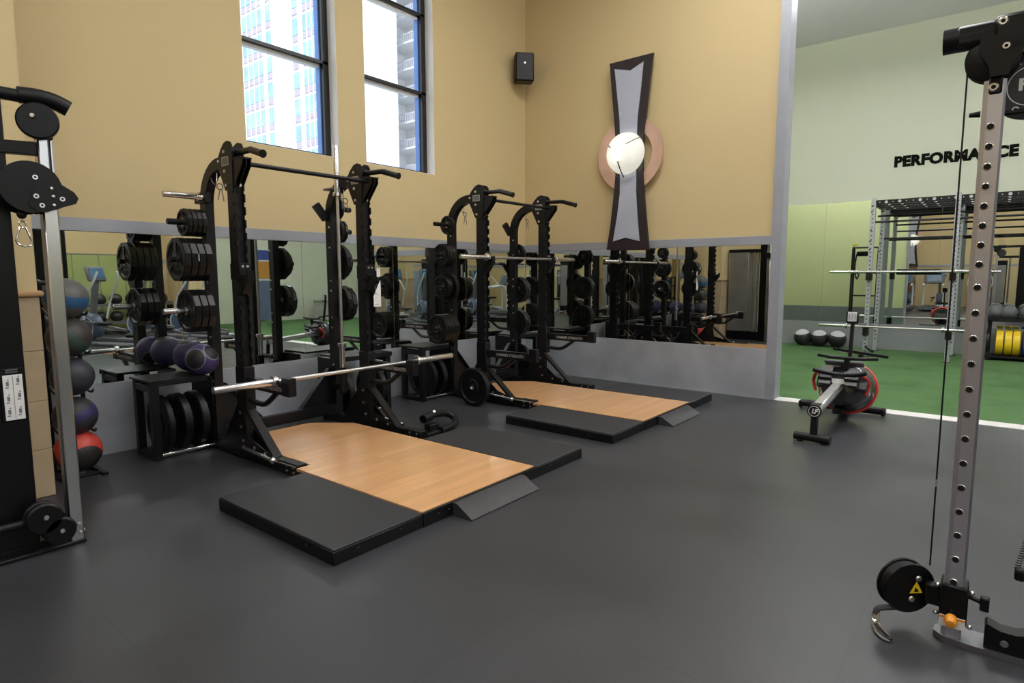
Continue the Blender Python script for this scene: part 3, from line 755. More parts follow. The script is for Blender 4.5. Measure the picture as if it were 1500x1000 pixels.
hanger((RK1[0]-.617, RK1[1]+.28, 2.34), 'wire hook with spring collar under left head of nearer rack')
hanger((RK2[0]-.617, RK2[1]+.28, 2.34), 'wire hook with spring collar under left head of farther rack')
hanger((RK2[0]+.617, RK2[1]+.28, 2.34), 'wire hook with spring collar under right head of farther rack')
p = thing('paper_notice', 'white notice sheet hung below right hook of nearer rack', 'notice', (3.70, 4.575, 1.21))
MB().prism([(-.042, 0), (.042, 0), (.042, .21), (.038, .25), (-.042, .10)], (0, 0, 0), (1, 0, 0), (0, 0, 1), .002).bx(.0, .042, -.001, .001, .28, .36).build('sheet', white_lbl, p)
MB().bx(-.03, -.005, -.0022, -.001, .125, .130).bx(-.03, .01, -.0022, -.001, .11, .113).bx(-.03, -.012, -.0022, -.001, .08, .083).bx(-.034, .03, -.0022, -.001, .02, .024).build('print', grey_ink, p)
MB().tube([(.02, .0, .36), (.02, .006, .245)], .002, 5).build('hanging_wire', grey_pl, p)
p = MB().bx(-.002, 0, -.02, .02, 0, .06).build('tag', white_lbl); p.location = (2.235, 5.02, 1.60)
p.location = (2.30, 5.085, 1.62)
tag(p, 'small white tag stuck on plates of near rack upper left horn', 'tag')

# ------------------------------------------------------------------ left cable machine
m = thing('cable_machine', 'tall black cable machine with chrome post at the left edge', 'cable machine', (0, 0, 0))
MB().bx(.55, .885, 4.03, 4.235, .02, 2.50, .006).build('tower_frame', black2, m)
MB().bx(.10, .84, 4.50, 4.95, .20, 2.02, .01).build('shroud', silver_p, m)
for yy in (4.30, 4.40): MB().tube([(.78, yy, .2), (.78, yy, 2.05)], .022, 12).build('guide_rod', chrome, m)
MB().bx(.09, .85, 4.24, 4.96, .0, .20, .01).bx(.09, .85, 4.24, 4.96, 2.02, 2.09, .01).build('shroud_base', black2, m)
MB().bx(.77, .875, 4.024, 4.032, .735, 1.02, .004).build('placard_holder', black2, m)
MB().bx(.785, .868, 4.020, 4.025, .745, .985, .001).build('placard', white_lbl, m)
q = MB()
for (u, v_) in ((.803, .94), (.848, .955), (.803, .86), (.850, .875), (.803, .79), (.848, .79)):
    q.bx(u-.006, u+.006, 4.0185, 4.0205, v_-.012, v_+.012).bx(u-.010, u+.004, 4.0185, 4.0205, v_-.024, v_-.018).cyl((u+.003, 4.0185, v_+.02), (u+.003, 4.0205, v_+.02), .004, 8)
q.bx(.8255, .8275, 4.0185, 4.0205, .75, .98)
q.build('exercise_print', grey_ink, m)
q = MB()
for z in (1.0, 1.012): q.bx(.80, .85, 4.018, 4.025, z-.003, z+.003)
q.build('brand_strip', grey_pl, m)
MB().beam((1.02, 3.965, .0), (1.07, 4.035, 0), .001, .001).bx(1.005, 1.075, 3.965, 4.035, .0, 2.22, .008).build('chrome_post', steel, m)
MB().bx(1.003, 1.077, 3.963, 4.037, 2.215, 2.245, .008).build('post_cap', black2, m)
q = MB()
for x, y, z in ((1.015, 3.963, .10), (1.055, 3.963, .06), (1.05, 3.963, .11), (1.077, 4.0, .06)):
    q.lathe([(0, 0), (.011, 0), (.009, .008), (0, .009)], (x, y, z), (0, -1, 0) if x < 1.07 else (1, 0, 0), 10)
q.build('bolt', bolt_m, m)
MB().beam((.70, 4.10, 2.16), (1.01, 4.0, 2.165), .06, .065).build('top_arm', black, m)
MB().tube([(.50, 4.02, 2.425), (.95, 4.01, 2.425), (1.03, 4.0, 2.425)], .032, 14).build('pull_up_bar', black, m)
MB().tube(smooth([(.95, 4.01, 2.43), (1.03, 4.0, 2.435), (1.10, 3.99, 2.425), (1.16, 3.98, 2.395)], 2), .042, 14).build('bar_grip', rubber, m)
MB().lathe([(0, 0), (.03, -.002), (.085, 0), (.092, .008), (.092, .035), (.085, .043), (.03, .045), (0, .045)], (1.005, 3.93, 2.30), (.3, 1, 0), 32).build('top_pulley', black2, m)
MB().cyl((.985, 3.925, 2.32), (.98, 3.915, 2.32), .010, 10).build('pulley_bolt', bolt_m, m)
MB().tube([(1.055, 3.955, 2.28), (1.055, 3.955, 2.0)], .004, 6).build('cable', black2, m)
# carriage: disc housing, nose plate
for yy in (3.90, 4.06):
    q = MB()
    disc = [(math.cos(a*PI/14)*.135, math.sin(a*PI/14)*.13) for a in range(28)]
    q.prism([(a+.945, b+1.955) for a, b in disc], (0, yy, 0), (1, 0, 0), (0, 0, 1), .012)
    nose = [(1.03, 2.00), (1.06, 1.99), (1.13, 1.945), (1.148, 1.915), (1.135, 1.885), (1.07, 1.86), (1.035, 1.845), (1.0, 1.83), (.955, 1.84), (.93, 1.86), (.95, 1.95)]
    q.prism(nose, (0, yy-.006, 0), (1, 0, 0), (0, 0, 1), .010)
    q.build('carriage_plate', black2, m)
MB().lathe([(0, 0), (.115, 0), (.10, .02), (.10, .05), (.115, .07), (0, .07)], (.945, 3.935, 1.955), (0, 1, 0), 28).bx(.995, 1.085, 3.955, 4.05, 1.86, 1.99, .004).build('carriage_pulley', rubber, m)
q = MB()
for x, z in ((.965, 2.005), (.963, 1.91), (1.075, 1.905), (.985, 1.865)):
    q.lathe([(.006, 0), (.014, 0), (.012, .006), (.006, .006)], (x, 3.894, z), (0, -1, 0), 12, True)
for x, z in ((1.03, 1.955), (1.035, 1.915), (1.035, 1.87)): q.lathe([(0, 0), (.009, 0), (.007, .006), (0, .007)], (x, 3.888, z), (0, -1, 0), 8)
q.build('carriage_bolt', bolt_m, m)
MB().sphere((.91, 3.95, 1.815), .022, 12, 8).build('cable_stop', black2, m)
MB().tube([(.915, 3.95, 2.0), (.91, 3.95, 1.82)], .004, 6).build('handle_cable', black2, m)
# low pulley and base
hp = [(.885+.085*math.cos(a*PI/12), .205+.085*math.sin(a*PI/12)) for a in range(4, 19)] + [(.95+.075*math.cos(a*PI/12), .12+.075*math.sin(a*PI/12)) for a in range(17, 27)]
for yy in (3.925, 3.975): MB().prism(hp, (0, yy, 0), (1, 0, 0), (0, 0, 1), .018).build('pulley_cover', black2, m)
for nm, (xx, zz, rr) in (('low_pulley', (.885, .235, .085)), ('guide_pulley', (.95, .15, .075))):
    q = MB()
    for yy in (3.93, 3.99): q.lathe([(0, 0), (rr-.01, 0), (rr, .008), (rr, .026), (rr-.01, .034), (0, .034)], (xx, yy-.03, zz-.03), (0, 1, 0), 28)
    q.build(nm, black2, m)
q = MB()
for x, z in ((.89, .215), (.955, .12)): q.lathe([(0, 0), (.014, 0), (.011, .008), (0, .009)], (x, 3.898, z), (0, -1, 0), 10)
q.build('pulley_bolt', bolt_m, m)
MB().bx(.60, 1.08, 3.955, 4.045, .0, .022, .006).bx(.2, .95, 4.02, 4.22, .0, .05, .01).build('base_rail', black, m)
MB().tube([(.30, 3.95, .20), (.84, 3.97, .19)], .022, 10).build('base_tube', black, m)
c = thing('carabiner', 'steel snap hook hanging from the left cable machine', 'carabiner', (.91, 3.95, 1.795))
MB().tube([(.0, 0, -.045), (.012, 0, -.03), (.012, 0, -.018), (.0, 0, -.01), (-.012, 0, -.018), (-.012, 0, -.03), ], .004, 6, True).tube([(.012, 0, -.045), (.034, 0, -.115), (.028, 0, -.135), (0, 0, -.142), (-.026, 0, -.13), (-.032, 0, -.115), (-.013, 0, -.045)], .0045, 8, True).build('hook_ring', chrome, c)
MB().tube([(0, 0, .015), (0, 0, -.02)], .004, 6).build('swivel', chrome, c)

# ------------------------------------------------------------------ right cable machine
m = thing('cable_machine', 'perforated chrome column cable machine at the right edge', 'cable machine', (0, 0, 0))
CX, CY = 2.995, .052
def col_section(z0, z1):
    prof = [(-.042, .020), (-.034, .036), (.034, .036), (.042, .022), (.042, -.022), (.034, -.032), (-.034, -.032), (-.042, -.024)]
    return prof
MB().prism([(a, b) for a, b in col_section(0, 1)], (CX, CY, 1.12), (1, 0, 0), (0, 1, 0), 2.2).build('column', mat('lilac_chrome', (.60, .60, .70), .30, .85, .03, 3), m, 20)
FX = CX-.042
zs = [2.051-.0734*i for i in range(7)] + [1.5375, 1.45, 1.351, 1.251, 1.151, 1.051, .951, .852, .752, .652, .552, .454, .353, .256]
for z in zs:
    h = MB().lathe([(0, .0), (.0115, .0), (.0115, .0012), (0, .0014)], (FX, CY+.006, z), (-1, 0, 0), 14).build('adjustment_hole', mat('slot_void', (.002, .002, .002), .9), m)
    MB().lathe([(.0115, .0), (.0150, .0), (.013, .0018), (.0115, .0018)], (FX, CY+.006, z), (-1, 0, 0), 16, True).build('hole_rim', steel, h)
MB().bx(FX-.006, FX+.09, CY-.022, CY+.022, 2.165, 2.26, .008).build('column_cap', black2, m)
MB().lathe([(.008, 0), (.017, 0), (.013, .007), (.008, .007)], (FX-.006, CY+.006, 2.192), (-1, 0, 0), 14, True).build('cap_bolt', bolt_m, m)
MB().tube([(CX, CY+.04, 2.11), (CX, CY+.075, 2.11)], [.012, .008], 10).tube([(CX, CY-.10, 2.10), (CX, CY-.03, 2.10)], [.01, .008], 10).build('stop_pin', black2, m)
# top bar, pulley head
MB().tube([(CX, .225, 2.40), (CX, .10, 2.40)], .046, 18).build('bar_end_grip', rubber, m)
MB().bx(CX-.045, CX+.045, -1.30, .185, 2.362, 2.438, .012).build('top_bar', black2, m)
MB().bx(CX-.055, CX+.055, -.16, .07, 2.352, 2.447, .012).build('bar_sleeve', black2, m)
q = MB()
for y in (.045, -.045, -.13): q.lathe([(.007, 0), (.017, 0), (.013, .007), (.007, .007)], (CX-.055, y, 2.42 if y > 0 else 2.435), (-1, 0, 0), 14, True)
q.lathe([(.006, 0), (.014, 0), (.011, .006), (.006, .006)], (CX-.075, .03, 2.325), (-1, 0, 0), 14, True)
q.build('bar_bolt', bolt_m, m)
head = [(.105, 2.372), (-.05, 2.372), (-.048, 2.35), (.012, 2.25), (.018, 2.225), (.07, 2.225), (.077, 2.265), (.110, 2.325)]
for q_ in (-1, 1): MB().prism(head, (CX+q_*.062, 0, 0), (0, 1, 0), (0, 0, 1), .022).build('head_plate', black2, m)
MB().prism([(.045, 2.322), (.035, 2.333), (-.03, 2.343), (-.038, 2.335), (-.034, 2.327), (.03, 2.315)], (CX-.073, 0, 0), (0, 1, 0), (0, 0, 1), .003).build('head_slot', mat('slot_void', (.002, .002, .002), .9), m)
MB().lathe([(0, -.03), (.07, -.03), (.085, -.022), (.078, -.006), (.078, .006), (.085, .022), (.07, .03), (0, .03)], (CX, .068, 2.305), (1, 0, 0), 36).build('top_pulley', rubber, m)
MB().tube([(CX-.005, .142, 2.30), (CX-.005, .142, .29)], .0032, 6).build('cable', black2, m)
MB().tube([(CX-.005, .142, .66), (CX-.005, .142, .63)], .0045, 6).build('cable_mark', mat('grey_sleeve', (.30, .31, .31), .5), m)
# round badge
DX, DY, DZ = 3.045, -.052, 2.197
MB().lathe([(0, 0), (.116, 0), (.121, .006), (.121, .02), (0, .022)], (DX, DY, DZ), (-1, 0, 0), 64).build('badge_disc', mat('badge_black', (.022, .022, .024), .45), m)
MB().lathe([(.069, 0), (.072, 0), (.072, .0015), (.069, .0015)], (DX-.022, DY, DZ), (-1, 0, 0), 64, True).build('badge_ring', white_ink, m)
for ch, an, sz in (('C', 242, .027), ('-', 168, .020), ('-', 160, .020), ('n', 147, .026), ('u', 132, .026), ('n', 117, .026), ('c', 103, .026)):
    a = math.radians(an); rr = .087 if an < 180 else .100
    ro = Matrix.Rotation(a-PI/2 if an < 180 else a+PI/2, 3, 'Z')
    text('badge_letter', ch, sz, white_ink, (DX-.0235, DY-rr*math.cos(a), DZ+rr*math.sin(a)), WEST @ ro, m, .0006, .0008, 0, 1, 'CENTER')
text('badge_letter', 'F', .056, white_ink, (DX-.0235, DY+.038, DZ-.012), WEST, m, .0008, .003, 0, 1)
# carriage at the bottom
MB().bx(CX-.056, CX+.052, CY-.046, CY+.048, .085, .245, .006).build('carriage', black2, m)
MB().cyl((CX-.056, CY+.004, .135), (CX-.080, CY+.004, .127), .016, 16).build('knob_stem', black2, m)
MB().lathe([(0, 0), (.016, .0), (.021, .008), (.023, .03), (.018, .045), (0, .05)], (CX-.075, CY+.004, .125), (-.95, 0, -.3), 18).build('pull_knob', orange, m)
MB().beam((CX-.062, CY+.045, .095), (CX-.062, CY-.042, .095), .004, .048, (0, 0, 1), .001).build('sticker', white_lbl, m)
MB().bx(CX-.0655, CX-.0645, CY-.041, CY+.044, .108, .118).build('sticker_band', orange, m)
MB().bx(CX-.0655, CX-.0645, CY-.005, CY+.012, .080, .088).build('sticker_print', grey_ink, m)
q = MB()
for (y, z) in ((CY+.058, .225), (CY+.058, .105), (CY-.056, .225), (CY-.056, .08)): q.sphere((CX-.03, y, z), .010, 10, 8)
q.build('carriage_bolt', bolt_m, m)
MB().tube([(CX-.02, CY-.046, .205), (CX-.02, CY-.085, .195)], .010, 10).box((CX-.02, CY-.098, .19), (.035, .03, .055), .004).build('pop_pin', black2, m)
MB().bx(CX-.03, CX+.02, CY+.045, CY+.10, .13, .215, .004).build('pulley_arm', black2, m)
# low pulley turned to the camera's right
PCn = V((CX-.01, .222, .178)); nrm = V((-.76, -.65, 0)).normalized()
q = MB()
for k in (-1, 1): q.lathe([(0, 0), (.104, 0), (.110, .006), (.106, .012), (0, .014)], PCn+nrm*(k*.026-.006), nrm, 40)
q.build('pulley_cover', black2, m)
MB().lathe([(0, -.018), (.100, -.018), (.088, 0), (.100, .018), (0, .018)], PCn, nrm, 36).build('low_pulley', rubber, m)
side = nrm.cross(V((0, 0, 1))).normalized()     # image right when facing the cover
fo = PCn+nrm*.035
q = MB()
for a, b in ((.03, .045), (.005, -.045)): q.lathe([(0, 0), (.013, 0), (.010, .006), (0, .007)], fo-side*a*0+side*(-a) + V((0, 0, b)), nrm, 12)
q.build('pulley_bolt', bolt_m, m)
sd = -side
MB().prism([(-.028, -.02), (.028, -.02), (0, .03)], fo+sd*.022+V((0, 0, .002))+nrm*.001, sd, (0, 0, 1), .0015).build('warning_triangle', mat('warning_yellow', (.85, .60, .02), .5), m)
MB().prism([(-.010, -.012), (.010, -.012), (.006, .002), (.002, -.002), (-.003, .010), (-.006, 0)], fo+sd*.022+V((0, 0, .0))+nrm*.0022, sd, (0, 0, 1), .001).build('warning_figure', black_ink, m)
# base, guard
MB().prism([(-.065, -.05), (-.055, .03), (-.02, .062), (.03, .06), (.07, .03), (.07, -.62), (-.065, -.62)], (CX, CY, .012), (1, 0, 0), (0, 1, 0), .022).build('base_plate', mat('plate_steel', (.22, .22, .24), .35, .8, .05, 6), m)
gp = [(-.052, .012), (-.052, .115), (-.06, .124), (-.10, .108), (-.15, .108), (-.20, .125), (-.25, .17), (-.30, .26), (-.34, .42), (-.62, .42), (-.62, .012)]
MB().prism(gp, (CX-.015, 0, 0), (0, 1, 0), (0, 0, 1), .07).build('base_guard', black2, m)
MB().lathe([(0, 0), (.014, 0), (.012, .006), (0, .008)], (CX-.05, -.115, .062), (-1, 0, 0), 12).build('guard_bolt', grey_pl, m)
MB().tube([(CX-.05*0+.008*math.cos(i*PI/4), -.135-.02*i/96+.008*math.sin(i*PI/4), .36+.30*i/240) for i in range(241)], .0019, 5).build('coil_spring', black2, m)
MB().bx(CX-.02, CX+.03, -.160, -.128, .315, .36, .006).build('spring_mount', black2, m)
MB().bx(CX-.10, CX+.35, -.95, -.50, .02, 2.36, .01).build('weight_tower', black2, m)
c = thing('carabiner', 'steel snap hook lying below the right machine low pulley', 'carabiner', (2.93, .295, .0))
MB().tube(smooth([(.02, -.05, .085), (.0, -.01, .080), (-.01, .018, .070), (-.01, .02, .045)], 2), .013, 8).build('strap', mat('grey_sleeve2', (.06, .065, .075), .6), c)
MB().tube([(-.01, .02, .062), (-.01, .032, .045), (-.02, .030, .018), (-.03, .018, .008), (-.03, .008, .02), (-.015, .010, .05)], .005, 8, True).build('link', chrome, c)
MB().tube([(-.02, .024, .016), (-.05, .022, .008), (-.10, .006, .007), (-.135, -.025, .007), (-.14, -.045, .007), (-.125, -.052, .007), (-.09, -.035, .007), (-.045, .0, .008), (-.018, .012, .014)], .0058, 8, True).build('hook_ring', chrome, c)

# ------------------------------------------------------------------ rower
m = thing('rowing_machine', 'water rower with red rimmed tank and aluminium rail', 'rower', (0, 0, 0))
MB().tube([(5.86, 1.36, .045), (5.84, 1.06, .045)], .036, 14).build('front_foot', black, m)
MB().lathe([(0, 0), (.030, 0), (.030, .012), (0, .012)], (5.86, 1.31, .0), (0, 0, 1), 12).lathe([(0, 0), (.030, 0), (.030, .012), (0, .012)], (5.845, 1.11, 0), (0, 0, 1), 12).build('rubber_foot', rubber, m)
MB().beam((5.855, 1.20, .05), (5.87, 1.20, .27), .06, .055, (1, 0, 0), .01).build('front_leg', black, m)
MB().beam((5.845, 1.20, .292), (7.15, 1.20, .40), .085, .085, (0, 0, 1), .012).build('rail', rail_alu, m)
MB().beam((5.86, 1.155, .285), (7.1, 1.155, .388), .012, .02).build('rail_groove', grey_pl, m)
MB().beam((5.84, 1.20, .337), (5.95, 1.20, .346), .084, .006).build('rail_stop', black2, m)
MB().lathe([(0, 0), (.060, 0), (.060, .014), (.055, .02), (0, .02)], (5.845, 1.20, .292), (-1, 0, .08), 32).build('end_cap', black2, m)
MB().lathe([(.042, 0), (.047, 0), (.047, .002), (.042, .002)], (5.826, 1.20, .2925), (-1, 0, .08), 32, True).build('logo_ring', white_ink, m)
text('logo', 'LF', .058, white_ink, (5.8235, 1.222, .274), WEST, m, .001, .002, .2, .8)
ax = V((-.93, 0, .30)).normalized()
tc_ = V((7.02, 1.16, .36))
MB().lathe([(0, .15), (.10, .148), (.17, .125), (.215, .09), (.235, .04), (.24, -.02)], tc_, ax, 40).build('tank', mat('smoked_tank', (.035, .036, .039), .10, 0, .3, 5, coat=.6), m)
MB().lathe([(.235, -.16), (.268, -.17), (.280, -.155), (.280, -.12), (.268, -.105), (.235, -.115)], tc_, ax, 48, True).build('red_rim', red_pl, m)
MB().lathe([(.24, -.02), (.262, -.06), (.262, -.12), (.22, -.19), (0, -.21)], tc_, ax, 40).build('tank_back', mat('smoked_tank', (.1, .1, .1), .12), m)
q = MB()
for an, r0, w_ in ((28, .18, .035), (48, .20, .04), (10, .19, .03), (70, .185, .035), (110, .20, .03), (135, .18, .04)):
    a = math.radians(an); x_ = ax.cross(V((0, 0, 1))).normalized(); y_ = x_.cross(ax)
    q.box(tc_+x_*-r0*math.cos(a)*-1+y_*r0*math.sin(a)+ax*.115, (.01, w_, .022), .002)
q.build('tank_painted_glint', white_lbl, m)  # white chips painted on as glints of light on the tank
# foot plates and cradle
q = MB()
for y in (1.31, 1.07): q.beam((6.74, y, .40), (6.86, y, .56), .11, .025)
q.build('foot_plate', grey_pl, m)
q = MB()
for y in (1.31, 1.07): q.box((6.755, y, .455), (.02, .13, .03), .004)
q.build('foot_strap', black2, m)
MB().tube(smooth([(6.80, 1.43, .53), (6.80, 1.30, .505), (6.80, 1.17, .495), (6.80, 1.04, .505), (6.80, .95, .53)], 2), .022, 10).build('catch_bar', black2, m)
MB().box((6.93, 1.17, .60), (.10, .36, .03), .01, Matrix.Rotation(.5, 3, 'Y')).build('tank_bridge', grey_pl, m)
MB().box((6.86, 1.33, .42), (.05, .13, .16), .012, Matrix.Rotation(.5, 3, 'Y')).box((6.86, 1.00, .42), (.05, .13, .16), .012, Matrix.Rotation(.5, 3, 'Y')).build('side_shell', mat('dark_shell', (.035, .035, .038), .35), m)
MB().bx(6.785, 6.80, 1.13, 1.25, .41, .455).build('badge_plate', white_lbl, m)
for y, q_ in ((1.385, 1), (.985, -1)):
    MB().tube(smooth([(6.80, y, .50), (6.86, y+q_*.04, .47), (6.90, y+q_*.06, .40), (6.88, y+q_*.03, .30)], 2), .016, 8).build('side_guard', red_pl, m)
MB().tube([(6.84, 1.40, .682), (6.82, 1.27, .668), (6.82, 1.00, .668), (6.84, .86, .678)], .017, 10).build('pull_handle', rubber, m)
MB().beam((6.84, 1.13, .56), (6.84, 1.13, .66), .04, .05).build('handle_rest', black, m)
MB().beam((7.10, 1.15, .60), (7.16, 1.15, 1.02), .035, .035).build('console_post', black, m)
MB().box((7.13, 1.15, 1.06), (.045, .115, .13), .012).build('console', black2, m)
MB().box((7.105, 1.15, 1.067), (.008, .085, .095), .004).build('console_screen', white_pl, m)
q = MB()
for y in (1.125, 1.15, 1.175): q.box((7.1, y, 1.067), (.004, .004, .06))
q.build('console_vent', grey_ink, m)
MB().beam((6.9, 1.20, .10), (7.42, 1.20, .05), .10, .06).beam((6.95, 1.2, .35), (7.0, 1.2, .1), .10, .08).beam((7.1, 1.2, .08), (7.2, 1.17, .3), .12, .1).build('frame', black, m)
MB().tube([(7.40, 1.66, .05), (7.44, .86, .05)], .04, 12).build('rear_foot', black, m)
q = MB()
for y, x in ((1.66, 7.40), (.86, 7.44)): q.box((x, y, .045), (.10, .05, .09), .02)
q.build('wheel_end', rubber, m)
MB().beam((7.15, 1.32, .72), (7.22, .82, .66), .03, .03).build('drink_holder_arm', black, m)

# ------------------------------------------------------------------ turf room
wbm = ball_mat('wall_ball', (.02, .02, .021), (.45, .46, .48), None, (.12, -.05, .99), -2, None)
def wb(name):
    m_ = ball_mat(name, (.012, .012, .013), (.48, .49, .52), None, (-.25, .1, .95), .60, None, .5, .5, True)
    return m_
wm = wb('wall_ball_mat')
for k, (y, l) in enumerate(((3.17, 'white topped black wall ball, left of the three on turf'), (2.85, 'white topped black wall ball, middle of the three on turf'), (2.51, 'white topped black wall ball, right of three, nearest the rower'))):
    ball('wall_ball', l, (13.95, y, .179), .172, wm, .4*k, 'white topped wall balls against the turf room wall')
rg = thing('training_rig', 'silver post power rig with monkey bars on the green turf', 'rig', (12.70, 1.205, 0))
hole = mat('slot_void', (.002, .002, .002), .9)
rig_m = mat('rig_silver', (.36, .38, .41), .4, .3, .06, 8)
for sx, x in ((0, 0), (1, 1.18)):
    for y in (.615, -.615, -2.75):
        MB().bx(x-.038, x+.038, y-.038, y+.038, 0.004, 2.86, .004).build('post', rig_m, rg)
        q = MB(); z = .25
        while z < 2.8:
            q.cyl((x-.0395, y, z), (x-.037, y, z), .012, 8); z += .075
        for z in (2.72, 2.62, 2.3, 2.1, 1.95, .6, .4): q.cyl((x-.05, y+.015, z), (x-.037, y+.015, z), .014, 8)
        q.build('post_hole', hole, rg)
        MB().bx(x-.07, x+.07, y-.07, y+.07, .004, .014).build('foot_plate', black, rg)
for y, z in ((.615, 2.78), (-.615, 2.78), (-2.75, 2.78)):
    MB().bx(.04, 1.14, y-.03, y+.03, z-.035, z+.035).build('side_beam', black, rg)
for x in (0, .4, .8, 1.18):
    b_ = MB().bx(x-.03, x+.03, -2.71, .575, 2.745, 2.82).build('monkey_beam', black, rg)
q = MB()
for x in (0, .4, .8, 1.18):
    for k in range(32): q.cyl((x-.032, .52-.1*k, 2.782), (x-.030, .52-.1*k, 2.782), .026 if k % 5 in (1, 3) else .009, 8)
q.build('beam_hole', mat('beam_hole_pale', (.42, .45, .42), .6), rg)
for x, z in ((0, 2.44), (.25, 2.56), (1.18, 2.2)):
    MB().tube([(x, -2.71, z), (x, .575, z)], .018, 8).build('cross_bar', black, rg)
for y in (.615, -.615):
    for z in (1.50, .50): MB().bx(-.10, .045, y-.045, y+.045, z-.10, z+.06, .004).build('bar_cradle', black, rg)
MB().beam((-.03, .60, .20), (-.30, .45, .14), .04, .04).beam((0, .62, .1), (-.45, .62, .06), .06, .06).build('base_leg', black, rg)
dup(bar1, (12.60, 1.27, 1.615-.06), (0, 0, PI/2), 'long silver barbell on the upper cradles of the silver rig')
dup(bar1, (12.60, 1.40, .51+.055), (0, 0, PI/2), 'low silver barbell on the bottom cradles of the silver rig')
b4 = barbell('thin bar with a black pad on the rear of the silver rig', (13.84, 1.15, 1.555), (0, 0, PI/2))
MB().lathe([(.02, -.33), (.05, -.33), (.055, -.31), (.055, .31), (.05, .33), (.02, .33)], (0.05, 0, 0), (1, 0, 0), 16, True).build('bar_pad', rubber, b4)
# plate storage with slam balls
st = thing('plate_rack', 'low black rack with slam balls above coloured bumper plates', 'rack', (13.72, -.55, 0))
MB().bx(-.22, .22, -.80, .64, .69, .72).bx(-.22, .22, -.80, .64, .05, .09).build('shelf', black, st)
for y in (.60, -.76): MB().bx(-.2, .2, y-.03, y+.03, .004, .72).build('end_frame', black, st)
MB().bx(-.23, -.21, -.80, .64, .69, .76).build('shelf_lip', black, st)
dg = ball_mat('slam_ball', (.085, .09, .095), (.075, .08, .085), None, (.2, .3, .9), .5)
for k, (y, x, l) in enumerate(((-.02, -.08, 'dark slam ball at the left end of the plate rack'), (-.20, -.10, 'biggest looking slam ball just right of the perforated column'), (-.45, -.05, 'slam ball above the yellow bumper plates, right side'), (-.68, -.08, 'slam ball above the blue bumper plate'))):
    ball('slam_ball', l, (13.72+x, y, .722+.12), .12, dg, 0, 'slam balls on the plate rack')
yp = plate_proto(.225, .10, 'bumper_plate', 48, True)
yp.children[0].data = yp.children[0].data.copy(); yp.children[0].data.materials[0] = yellow_pl
yp.location = (13.70, -.10, .315); yp.rotation_euler = (0, 0, PI/2)
yp['label'] = 'thick yellow bumper plate beside the perforated column'; yp['group'] = 'coloured bumper plates'
dup(yp, (13.70, -.22, .315), (0, 0, PI/2), 'middle yellow bumper plate in the low rack', 'coloured bumper plates')
dup(yp, (13.70, -.33, .315), (0, 0, PI/2), 'yellow bumper plate next to the blue one', 'coloured bumper plates')
bp = plate_proto(.225, .09, 'bumper_plate', 48, True)
bp.children[0].data = bp.children[0].data.copy(); bp.children[0].data.materials[0] = blue_pl
bp.location = (13.70, -.46, .315); bp.rotation_euler = (0, 0, PI/2)
bp['label'] = 'blue bumper plate at the right end of the frame'; bp['group'] = 'coloured bumper plates'
put('bumpthin', (13.70, .06, .315), (0, 0, PI/2), 'black bumper plate at left end of the coloured row', 'coloured bumper plates')
# suspension trainer stand, by the near wall of the turf room (seen in its mirror)
sr = thing('suspension_stand', 'tall black tubular stand with straps in the turf room mirror', 'stand', (8.35, 3.0, 0))
for y in (-.32, .32):
    MB().tube(smooth([(-.2, y, .01), (-.2, y, 2.05), (-.15, y, 2.28), (.05, y, 2.3), (.1, y, 2.2), (.12, y, .01)], 2), .025, 8).build('side_frame', black, sr)
for z in (.3, .9, 1.6, 2.28): MB().tube([(-.1, -.32, z), (-.1, .32, z)], .022, 8).build('cross_bar', black, sr)
MB().box((0, .05, 2.1), (.12, .36, .14), .02).build('strap_bundle', rubber, sr)
MB().tube(smooth([(.05, .22, 2.1), (.1, .26, 1.7), (.1, .18, 1.3), (.1, .12, 1.6)], 2), .02, 8).build('hanging_strap', rubber, sr)
MB().box((-.1, .3, 2.36), (.1, .12, .06), .01).build('yellow_band', yellow_pl, sr)

